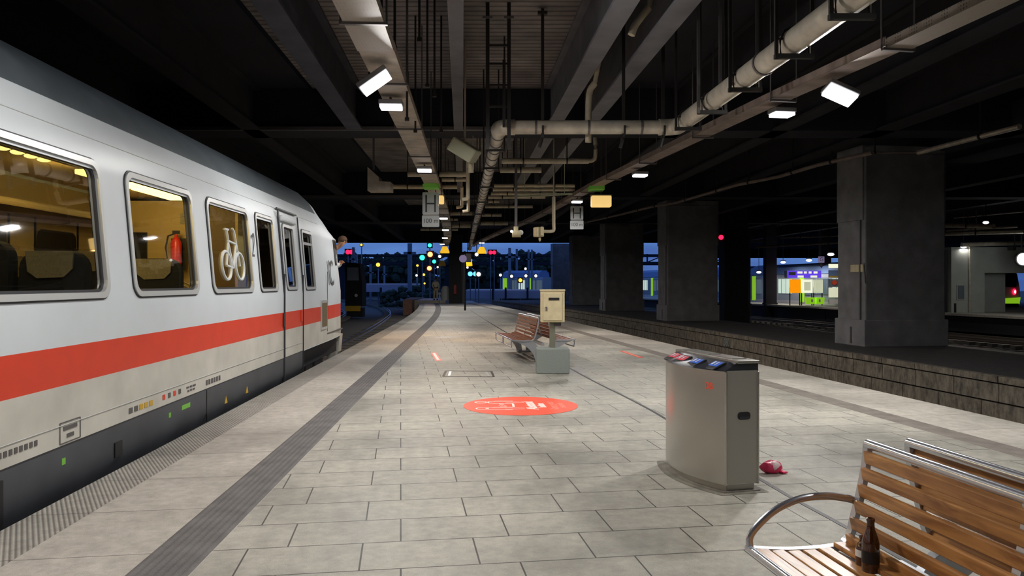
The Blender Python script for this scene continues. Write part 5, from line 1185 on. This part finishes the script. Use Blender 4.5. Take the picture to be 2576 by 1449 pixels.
# ------------------------------------------------------------------ people
def skin_obj(name, verts, edges, radii, m, parent, sub=2):
    me = bpy.data.meshes.new(name); bm = bmesh.new(); L_ = bm.verts.layers.skin.verify(); vs = [bm.verts.new(v) for v in verts]
    for a, b in edges: bm.edges.new((vs[a], vs[b]))
    for i, (v, r) in enumerate(zip(vs, radii)): v[L_].radius = (r, r) if not isinstance(r, tuple) else r; v[L_].use_root = (i == 0)
    bm.to_mesh(me); bm.free(); me.materials.append(M[m]); o = bpy.data.objects.new(name, me); COL.objects.link(o)
    a = o.modifiers.new('skin', 'SKIN'); a.use_smooth_shade = True; b = o.modifiers.new('sub', 'SUBSURF'); b.levels = sub; b.render_levels = sub
    if parent: o.parent = parent
    return o
def human(t, J, coat, legs, hairm='hair', coatlen=-.12, legs_on=True):
    """J: joint name -> position in metres from the feet point"""
    V = lambda k: Vector(J[k])
    names = ['pelvis', 'waist', 'chest', 'neck', 'jaw', 'head', 'crown', 'sl', 'el', 'wl', 'sr', 'er', 'wr', 'hl', 'kl', 'al', 'tl', 'hr', 'kr', 'ar', 'tr']
    rad = dict(pelvis=.13, waist=.115, chest=.135, neck=.055, jaw=.07, head=.092, crown=.075, sl=.055, el=.042, wl=.03, sr=.055, er=.042, wr=.03, hl=.085, kl=.058, al=.038, tl=.035, hr=.085, kr=.058, ar=.038, tr=.035)
    E = [('pelvis', 'waist'), ('waist', 'chest'), ('chest', 'neck'), ('neck', 'jaw'), ('jaw', 'head'), ('head', 'crown'), ('chest', 'sl'), ('sl', 'el'), ('el', 'wl'), ('chest', 'sr'), ('sr', 'er'), ('er', 'wr'), ('pelvis', 'hl'), ('hl', 'kl'), ('kl', 'al'), ('al', 'tl'), ('pelvis', 'hr'), ('hr', 'kr'), ('kr', 'ar'), ('ar', 'tr')]
    use = [n_ for n_ in names if n_ in J]; vt = [V(n_) for n_ in use]; rr_ = [rad[n_] for n_ in use]; ed = [(use.index(a), use.index(b)) for a, b in E if a in use and b in use]
    # hands with fingers growing out of the wrists
    for s in ('l', 'r'):
        if 'w' + s not in J: continue
        w_ = V('w' + s); d = (w_ - V('e' + s)).normalized(); sd = d.cross(Vector((0, 1, .2))).normalized(); 
        palm = len(vt); vt.append(w_ + d * .07); rr_.append(.030); ed.append((use.index('w' + s), palm))
        for q in range(4):
            b0 = len(vt); f = (q - 1.5) * .02; vt += [w_ + d * .10 + sd * f, w_ + d * (.135 - .006 * abs(q - 1.3)) + sd * f * 1.1 + Vector((0, -.01, -.008)), w_ + d * (.16 - .01 * abs(q - 1.3)) + sd * f * 1.1 + Vector((0, -.025, -.02))]; rr_ += [.010, .009, .008]; ed += [(palm, b0), (b0, b0 + 1), (b0 + 1, b0 + 2)]
        b0 = len(vt); vt += [w_ + d * .05 + sd * .035, w_ + d * .085 + sd * .055]; rr_ += [.011, .009]; ed += [(palm, b0), (b0, b0 + 1)]
    body_ = skin_obj('body', vt, ed, rr_, 'skin', t)
    f = Vector(J.get('face', (0, -1, 0))).normalized(); h_ = V('head'); sdv = f.cross(Vector((0, 0, 1))).normalized()
    g = G(); g.ball(h_ + f * .115 + Vector((0, 0, -.01)), .016, 8, sc=(1, 1, 1.5)); g.ball(h_ + f * .10 + Vector((0, 0, -.055)), .02, 8, sc=(1, .6, .4))
    for s in (-1, 1): g.ball(h_ + sdv * s * .098 + Vector((0, 0, -.01)), .022, 8, sc=(.5, .7, 1.2))
    g.obj('face_features', 'skin', t, smooth=True)
    g = G(); 
    for s in (-1, 1): g.ball(h_ + f * .098 + sdv * s * .035 + Vector((0, 0, .02)), .012, 8)
    g.obj('eyes', 'slot', t, smooth=True)
    g = G(); g.ball(h_ - f * .018 + Vector((0, 0, .045)), .112, 18, sc=(1, 1, .95)); g.obj('hair', hairm, t, smooth=True)
    def shell(nm_, seq, edges, rads, m): 
        return skin_obj(nm_, [V(n_) if isinstance(n_, str) else Vector(n_) for n_ in seq], edges, rads, m, t)
    sleeve = lambda s: V('w' + s) * .93 + V('e' + s) * .07
    if coat: shell('jacket', ['pelvis', 'waist', 'chest', V('chest') * .45 + V('neck') * .55, 'sl', 'el', sleeve('l'), 'sr', 'er', sleeve('r')], [(0, 1), (1, 2), (2, 3), (2, 4), (4, 5), (5, 6), (2, 7), (7, 8), (8, 9)], [.17, .155, .17, .07, .085, .062, .05, .085, .062, .05], coat)
    if legs and 'kl' in J: shell('trousers', ['pelvis', 'hl', 'kl', 'al', 'hr', 'kr', 'ar'], [(0, 1), (1, 2), (2, 3), (0, 4), (4, 5), (5, 6)], [.15, .11, .085, .065, .11, .085, .065], legs)
    if 'al' in J:
        for s in ('l', 'r'): g = G(); a = V('a' + s); g.box(a + Vector((0, -.06, -.04)), (.10, .27, .09), bev=.03); g.obj('shoe', 'slot', t)
    return t
c = D(1089, 755, 58.8)
t = thing('person', 'standing person in a cream jacket and tan trousers at the platform end', 'person', (c.x, 60.9, .22), R(20))
human(t, dict(pelvis=(0, 0, .95), waist=(0, 0, 1.12), chest=(0, .01, 1.36), neck=(0, 0, 1.52), jaw=(0, -.01, 1.60), head=(0, -.01, 1.67), crown=(0, 0, 1.73), sl=(.19, 0, 1.44), el=(.26, .03, 1.16), wl=(.22, -.12, .95), sr=(-.19, 0, 1.44), er=(-.27, .03, 1.16), wr=(-.2, -.14, .98), hl=(.10, 0, .88), kl=(.12, -.02, .50), al=(.12, .02, .09), tl=(.12, -.12, .04), hr=(-.10, 0, .88), kr=(-.12, -.02, .50), ar=(-.13, .02, .09), tr=(-.13, -.12, .04)), 'jackw', 'trous')
g = G(); g.ball((-.12, .20, 1.3), .2, 14, sc=(.8, .6, 1.1)); g.obj('red_backpack', 'dred', t, smooth=True); g = G(); g.box((0, 0, 1.0), (.36, .27, .07), bev=.03); g.obj('belt', 'ironb', t)
# driver leaning out of the cab side window
t = thing('person', 'train driver leaning out of the cab side window, looking back along the platform', 'person', wm(TR) @ Vector((-.45, 18.45, .95)), R(2.9))
human(t, dict(pelvis=(-.35, 0, .62), waist=(-.28, 0, .80), chest=(-.08, 0, 1.20), neck=(.22, .04, 1.46), jaw=(.36, .03, 1.56), head=(.44, .03, 1.66), crown=(.46, .03, 1.74), sl=(.08, -.18, 1.30), el=(.30, -.20, 1.05), wl=(.36, .0, 1.12), sr=(.08, .20, 1.30), er=(.28, .22, 1.06), wr=(.38, .10, 1.13), face=(.6, -1, 0)), 'shirt', None)

# ------------------------------------------------------------------ lettering becomes mesh
bpy.context.view_layer.update(); dg = bpy.context.evaluated_depsgraph_get()
for o in [x for x in S.objects if x.type == 'FONT']:
    me = bpy.data.meshes.new_from_object(o.evaluated_get(dg)); nm_ = o.name; o.name = 'old'
    nw = bpy.data.objects.new(nm_, me); COL.objects.link(nw); nw.parent = o.parent; nw.matrix_parent_inverse = o.matrix_parent_inverse.copy(); nw.location = o.location; nw.rotation_euler = o.rotation_euler; nw.scale = o.scale
    for k in ('label', 'category', 'kind', 'group'):
        if k in o: nw[k] = o[k]
    bpy.data.objects.remove(o)
